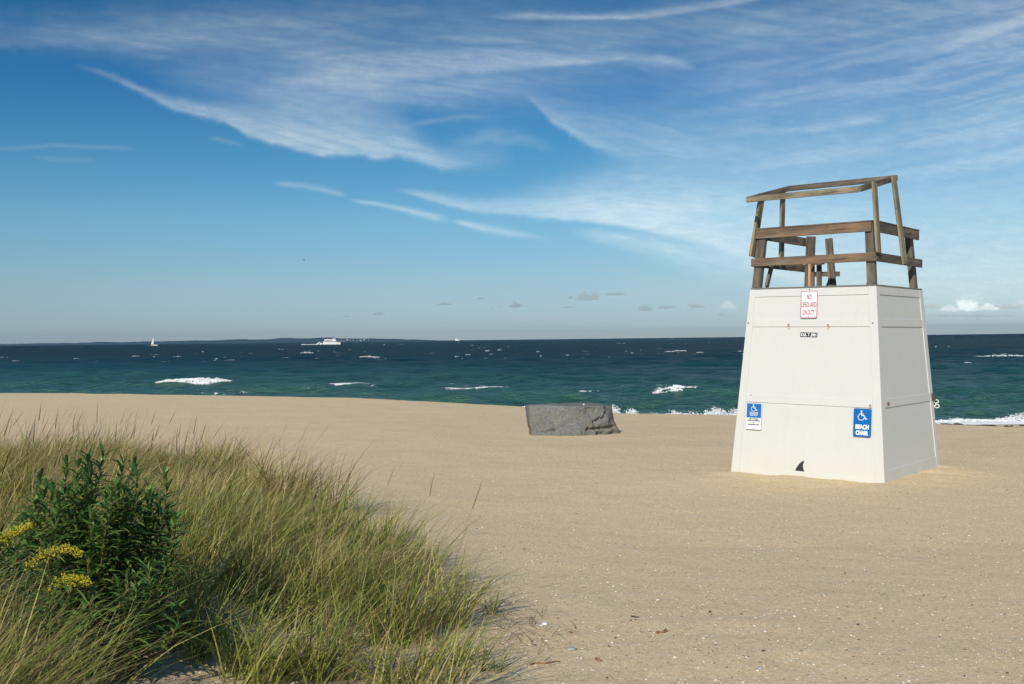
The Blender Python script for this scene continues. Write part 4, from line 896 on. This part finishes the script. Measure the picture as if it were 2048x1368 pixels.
def inside(x, y, P):
    c = np.zeros(len(x), bool); j = len(P)-1
    for i in range(len(P)):
        xi, yi = P[i]; xj, yj = P[j]; m = ((yi > y) != (yj > y)) & (x < (xj-xi)*(y-yi)/(yj-yi+1e-9)+xi); c ^= m; j = i
    return c
BUSH = (-2.24, 5.25)
def grass_field(n_tufts, rng):
    # tuft centres: denser near the camera, only where the ground is in reach of the lens or a step aside
    y = 2.4+13.6*rng.random(n_tufts*3)**.85; x = -(rng.random(len(y))*(.62*y+1.2))+.3
    m = inside(x, y, POLY); x, y = x[m], y[m]
    dens = sstep(.36, .56, fbm(x*1.5, y*1.5, 41, 3))*.88+.12
    # thinner near the front-right tip and in the hollow with bare sand
    gap = np.exp(-(((x+1.25)/.52)**2+((y-5.75)/.28)**2))+np.exp(-(((x+1.95)/.5)**2+((y-4.75)/.3)**2))+.8*np.exp(-(((x+.3)/.35)**2+((y-6.1)/.35)**2))+.75*np.exp(-(((x+2.0)/.45)**2+((y-6.2)/.35)**2))
    near_thin = sstep(5.0, 6.6, y+.25*x)*.6+.4
    bush = np.exp(-(((x-BUSH[0])/.42)**2+((y-BUSH[1]+.1)/.4)**2))
    m = rng.random(len(x)) < dens*np.clip(1-1.15*gap, 0, 1)*near_thin*np.clip(1-1.1*bush, 0, 1)*np.where((x/y > -.475) & (x/y < -.315) & (y < 5.2), .12, 1)
    x, y = x[m][:n_tufts], y[m][:n_tufts]; return x, y
GREEN = np.array([(.19, .235, .045), (.25, .29, .06), (.13, .19, .04), (.33, .33, .08), (.38, .35, .10)])
STRAW = np.array([(.55, .42, .20), (.48, .36, .17), (.62, .51, .27), (.40, .27, .13)])
BROWN = np.array([(.20, .135, .08), (.15, .105, .07)])
def tuft_blades(tx, ty, per, rng, hmul=1.0, straw=.17, rad=.075, wmul=1.0):
    n = len(tx); idx = np.repeat(np.arange(n), per); N = len(idx)
    th = (.42+.26*rng.random(n))*hmul*(.8+.45*vnoise(tx*.8, ty*.8, 61)); tang = rng.normal(.10, .45, n); tstraw = np.clip(straw+1.1*(vnoise(tx*.7, ty*.7, 62)-.42)+.25*sstep(8.5, 12, ty), .04, .85)
    tg = rng.integers(0, 5, n)
    rr = rad*np.sqrt(rng.random(N)); ra = rng.random(N)*6.283; x = tx[idx]+rr*np.cos(ra); y = ty[idx]+rr*np.sin(ra)
    z = ground(x, y)-.01
    h = th[idx]*(.55+.6*rng.random(N)); ang = tang[idx]+rng.normal(0, .75, N); back = rng.random(N) < .24; ang = np.where(back, ra, ang)
    lean = np.clip(rng.normal(.42, .2, N), .0, 1.1)+rr*1.2; curl = np.clip(rng.normal(.28, .25, N), -.05, 1.0)
    w = (.0055+.0078*rng.random(N))*wmul*(.8+y*.035)
    isS = rng.random(N) < tstraw[idx]; isB = (rng.random(N) < .10)
    g = GREEN[np.clip((tg[idx]+rng.integers(-1, 2, N)), 0, 4)]*(.8+.45*rng.random((N, 1)))
    s = STRAW[rng.integers(0, 4, N)]*(.75+.4*rng.random((N, 1))); b = BROWN[rng.integers(0, 2, N)]
    col = np.where(isS[:, None], s, g); col = np.where(isB[:, None], b, col)
    tip = np.where((rng.random(N) < .55)[:, None], col*.4+STRAW[rng.integers(0, 4, N)]*.5, col)
    return blades(np.stack([x, y, z], 1), h, w, ang, lean, curl, col, 5, tip, rng)
def merge(parts):
    Vs, Fs, Cs = [], [], []; o = 0
    for V, F, c in parts: Vs.append(V); Fs.append(F+o); Cs.append(c); o += len(V)
    return np.concatenate(Vs), np.concatenate(Fs), np.concatenate(Cs)
def make_grass():
    rng = np.random.default_rng(77); parts = []
    tx, ty = grass_field(2500, rng); parts.append(tuft_blades(tx, ty, 18, rng))
    # dead undergrowth lying low between the stems
    m = rng.random(len(tx)) < .55; parts.append(tuft_blades(tx[m]+.03, ty[m], 9, rng, .55, .95, .16, .8))
    # tall back edge and the tall clump standing against the beach
    cx = np.concatenate([rng.normal(-4.35, .28, 44), -5-9*rng.random(160), rng.normal(-2.5, .35, 30)]); cy = np.concatenate([rng.normal(14.2, .35, 44), 13+2.6*rng.random(160), rng.normal(10.9, .3, 30)])
    parts.append(tuft_blades(cx, cy, 20, rng, 1.42, .40, .1))
    # close blades at the lower left
    k = 230; cy = 2.7+2.0*rng.random(k); cx = -.55*cy-.12-1.0*rng.random(k); parts.append(tuft_blades(cx, cy, 17, rng, 1.3, .34, .12, .95))
    k = 110; cy = 4.35+.85*rng.random(k); cx = -2.5+2.15*rng.random(k); m = (fbm(cx*2, cy*2, 19, 2) > .42) & ((cx/cy < -.475) | (cx/cy > -.30)); parts.append(tuft_blades(cx[m], cy[m], 16, rng, .80, .30, .1, .9))
    V, F, c = merge(parts)
    tag(np_mesh('beach_grass', V, [F], GM, cols=c), 'dense windblown green and straw beach grass on the dune at left', 'beach grass', kind='stuff')
    # flowering stalks that stand above the grass
    tx, ty = grass_field(520, rng); k = 130; yy = 6+8*rng.random(k); tx = np.concatenate([tx[:110], yy*(-.33-.26*rng.random(k))]); ty = np.concatenate([ty[:110], yy]); n = len(tx)
    root = np.stack([tx, ty, ground(tx, ty)], 1); h = .72+.38*rng.random(n); ang = rng.normal(.15, .5, n); lean = np.clip(rng.normal(.3, .2, n), 0, .8); curl = .1*rng.random(n)
    pc = np.array([(.30, .215, .12)])*(.7+.6*rng.random((n, 1)))
    P1 = blades(root, h, np.full(n, .004), ang, lean, curl, pc, 5, None, rng)
    t = .80; hor = h*(lean*t+curl*t**2.2); ver = h*(t-.42*curl*t**2.4-.18*lean*t)
    r2 = root+np.stack([np.cos(ang)*hor, np.sin(ang)*hor, ver], 1)
    P2 = blades(r2, h*.24, np.full(n, .012), ang, lean*1.1, curl, pc*1.15, 5, None, rng)
    V, F, c = merge([P1, P2]); tag(np_mesh('grass_seed_stalks', V, [F], GM, cols=c), 'tall tan seed stalks rising above the dune grass', 'grass stalks', kind='stuff')
    # dead twigs and runners on the sand at the edge of the grass
    n = 240; y = 5.2+3.2*rng.random(n); x = np.interp(y, [5.2, 6, 6.7, 7.5, 8.4], [-.6, .0, .12, -.2, -.6])+rng.normal(-.05, .16, n)
    root = np.stack([x, y, ground(x, y)+.004], 1); h = .06+.16*rng.random(n); a = rng.random(n)*6.283
    P = blades(root, h, np.full(n, .005), a, .95+.1*rng.random(n), np.full(n, .9), BROWN[rng.integers(0, 2, n)]*(.8+.5*rng.random((n, 1))), 4, None, rng)
    V, F, c = P; V[:, 2] = np.minimum(V[:, 2], ground(V[:, 0], V[:, 1])+.03)
    tag(np_mesh('dead_twigs', V, [F], GM, cols=c), 'dry brown twigs and dead stems on sand at the grass edge', 'twigs', kind='stuff')
    # separate young tufts on the bare sand in front of the grass
    def at(px, py, z=1.5):
        for _ in range(6): hh = 691-px*24/2048; d = (EYE-z)*1991/(py-hh); X = (px-1024)/1991*d; z = gz(X, d)
        return X, d
    tufts = [(972, 1228, 20, .22, 'small green grass tuft farthest right on the sand at the tip of the dune grass'), (940, 1212, 16, .24, 'thin upright grass tuft just left of the rightmost tuft on the sand'),
             (955, 1342, 14, .26, 'sparse grass tuft of few blades near the bottom, nearest the brown stick'), (905, 1330, 34, .30, 'bushy bright green tuft on sand at the bottom edge of the grass'),
             (862, 1338, 26, .30, 'yellow-green grass tuft left of the bushy bright tuft at the bottom'), (978, 1345, 10, .20, 'tiny grass sprig of thin blades beside the sparse tuft at the bottom')]
    for px, py, k, hh, lab in tufts:
        X, d = at(px, py); V, F, c = tuft_blades(np.array([X]), np.array([d]), k, rng, hh/.52, .22, .05)
        z0 = gz(X, d); V = V-np.array([X, d, z0]); o = np_mesh('grass_tuft', V, [F], GM, cols=c); o.location = (X, d, z0); tag(o, lab, 'grass tuft', 'young grass tufts on the sand')
make_grass()

# ------------------------------------------------------------------ goldenrod bush
def leaf_cloud(base, direc, L, W, col, rng, fold=.25, droop=.35):
    n = len(base); d = direc/np.linalg.norm(direc, axis=1, keepdims=True); up = np.tile([0, 0, 1.], (n, 1)); s = np.cross(d, up); s /= np.linalg.norm(s, axis=1, keepdims=True)+1e-9
    nn = np.cross(s, d); tl = np.array([0, .18, .45, .75, 1.0]); wd = np.array([.25, .85, 1.0, .62, .03]); V = []
    for t_, w_ in zip(tl, wd):
        c = base+d*(L*t_)[:, None]-np.array([0, 0, 1])*(L*droop*t_**2)[:, None]
        V += [c-s*(W*w_*.5)[:, None]+nn*(W*w_*fold)[:, None], c, c+s*(W*w_*.5)[:, None]+nn*(W*w_*fold)[:, None]]
    V = np.stack(V, 1); F = []
    for k in range(4): F += [(3*k, 3*k+1, 3*k+4, 3*k+3), (3*k+1, 3*k+2, 3*k+5, 3*k+4)]
    F = np.array(F)[None]+(np.arange(n)*15)[:, None, None]; cc = np.repeat(col[:, None], 15, 1)
    cc[:, 1::3] *= 1.25
    return V.reshape(-1, 3), F.reshape(-1, 4), cc.reshape(-1, 3)
def make_bush(name, loc, nst, height, spread, dens, label, seed, tilt=(.10, .0)):
    rng = np.random.default_rng(seed); r = empty(name, (loc[0], loc[1], gz(*loc)-.02)); smat = plain('reddish_stem', (.16, .10, .05), .7); B, D, Ls, Ws, Cs = [], [], [], [], []
    for k in range(nst):
        a = rng.random()*6.283; rr = math.sqrt(rng.random()); kx, ky = rng.normal(0, .05, 2); b0 = np.array([math.cos(a)*rr*spread*.35, math.sin(a)*rr*spread*.35, 0]); hh = height*(1-.22*rr**2)*(.72+.36*rng.random())
        tip = np.array([math.cos(a)*rr*spread+tilt[0]*hh+kx, math.sin(a)*rr*spread*.9+ky, hh]); n = 9; prev = b0
        pts = [b0*(1-t)+tip*t+np.array([math.cos(a), math.sin(a), 0])*math.sin(t*3.14)*.12*rr+rng.normal(0, .006, 3) for t in np.linspace(0, 1, n)]
        bm = bmesh.new()
        for i in range(n-1): rod(bm, pts[i], pts[i+1], .0045*(1-.6*i/n), .0045*(1-.6*(i+1)/n), 5)
        bmesh.ops.remove_doubles(bm, verts=bm.verts, dist=1e-4); bm_obj('stem', bm, smat, r)
        m = int(dens*hh); pts = np.array(pts)
        for j in range(m):
            t = .12+.88*(j+rng.random())/m; f = t*(n-1); i0 = min(int(f), n-2); p = pts[i0]*(1-(f-i0))+pts[i0+1]*(f-i0)
            aa = j*2.4+rng.random()*.6; el = .30+.65*rng.random()+(.45 if t > .9 else 0); B.append(p); D.append([math.cos(aa)*math.cos(el), math.sin(aa)*math.cos(el), math.sin(el)])
            Ls.append((.10+.08*rng.random())*(1.05 if t < .85 else .8)); Ws.append(.015+.010*rng.random())
            q = np.array([(.070, .145, .034), (.10, .19, .042), (.050, .115, .03), (.15, .22, .055)])[rng.integers(0, 4)]*(.8+.4*rng.random())
            if t < .35 and rng.random() < .22: q = np.array([.14, .09, .035])
            Cs.append(q)
    V, F, c = leaf_cloud(np.array(B), np.array(D), np.array(Ls), np.array(Ws), np.array(Cs), rng)
    np_mesh('foliage', V, [F], LM, r, cols=c); tag(r, label, 'bush'); return r
make_bush('goldenrod_bush', BUSH, 46, 1.02, .41, 80, 'dark green leafy bush with lance-shaped leaves standing in the dune grass at left', 3)
make_bush('goldenrod_bush', (-2.80, 5.35), 10, .66, .24, 80, 'lower dark green leafy bush half hidden by grass at the left edge', 9)
make_bush('goldenrod_bush', (-1.98, 4.86), 22, .56, .30, 84, 'low dark leafy growth at the foot of the tall bush, nearest the camera', 19)
def flower_stalk(pts, label, seed):
    """pts: base then points of the arching plume, world coordinates"""
    rng = np.random.default_rng(seed); P = np.array(pts); o0 = P[0].copy(); P = P-o0; r = empty('goldenrod_flower', tuple(o0)); n = 26; t = np.linspace(0, 1, n); k = np.linspace(0, 1, len(P))
    Q = np.stack([np.interp(t, k, P[:, i]) for i in range(3)], 1)
    for _ in range(4): Q[1:-1] = (Q[:-2]+2*Q[1:-1]+Q[2:])/4
    bm = bmesh.new()
    for i in range(n-1): rod(bm, Q[i], Q[i+1], .004*(1-.7*i/n), .004*(1-.7*(i+1)/n), 5)
    bm_obj('stem', bm, plain('green_stem', (.12, .14, .05), .7), r)
    m = 900; u0 = 2/(len(P)-1); u = u0+(1-u0)*rng.random(m)**.8; C0 = np.stack([np.interp(u, t, Q[:, i]) for i in range(3)], 1)+rng.normal(0, 1, (m, 3))*np.array([.012, .012, .009])*(1.2-(u[:, None]-u0)/(1-u0)*.6)+np.array([0, 0, .006])+np.array([0, 0, 1])*np.abs(rng.normal(0, .007, (m, 1)))
    V, F = blobs(C0, .002+.0022*rng.random(m), seed, (1, 1, 1), .3); c = np.repeat(np.array([(.70, .54, .03), (.52, .46, .04), (.28, .33, .05)])[rng.integers(0, 3, m)], len(ICO_V), 0)
    np_mesh('flower_head', V, [F], GM, r, cols=c)
    m = 34; u = .1+.55*rng.random(m); b = np.stack([np.interp(u, t, Q[:, i]) for i in range(3)], 1); a = rng.random(m)*6.283; D = np.stack([np.cos(a), np.sin(a), .6+0*a], 1)
    V, F, c = leaf_cloud(b, D, .06+.04*rng.random(m), .010+.008*rng.random(m), np.tile([(.06, .115, .035)], (m, 1)), rng); np_mesh('leaves', V, [F], LM, r, cols=c)
    tag(r, label, 'flower', 'yellow goldenrod flowers in the dune grass')
def wp(px, py, d):
    """world point at distance d on the ray of a measured direction"""
    return ((px-1024)/1991*d, d, EYE-(py-(691-px*24/2048))/1991*d)
def stalk(pl, d, label, seed):
    w = [wp(px, py, d) for px, py in pl]; bx, by = w[0][0]-.12, d+.1; flower_stalk([(bx, by, gz(bx, by)), ((bx*1.4+w[0][0]*.6)/2, by-.05, (gz(bx, by)+w[0][2])/2), w[0]]+w[1:], label, seed)
stalk([(52, 1128), (100, 1112), (128, 1100), (155, 1114)], 4.15, 'drooping yellow goldenrod plume, middle and widest of the three bright ones', 5)
stalk([(100, 1172), (130, 1166), (150, 1164), (170, 1170)], 4.0, 'small yellow goldenrod plume, lowest and farthest right in the grass', 6)
stalk([(-20, 1092), (10, 1078), (38, 1064), (58, 1056)], 4.3, 'yellow goldenrod plume at the left picture edge, highest of them', 7)

# ------------------------------------------------------------------ air
def make_haze():
    bm = bmesh.new(); box_bm(bm, -12000, 12000, -300, 9900, -4.2, 90)
    t = NT('haze'); pv = t.n('VolumePrincipled'); pv.inputs['Color'].default_value = (.42, .70, 1.0, 1); pv.inputs['Density'].default_value = 4.5e-5; pv.inputs['Anisotropy'].default_value = .2
    t.l(pv.outputs[0], t.out.inputs['Volume']); tag(bm_obj('haze', bm, t.m), kind='stuff')
make_haze()
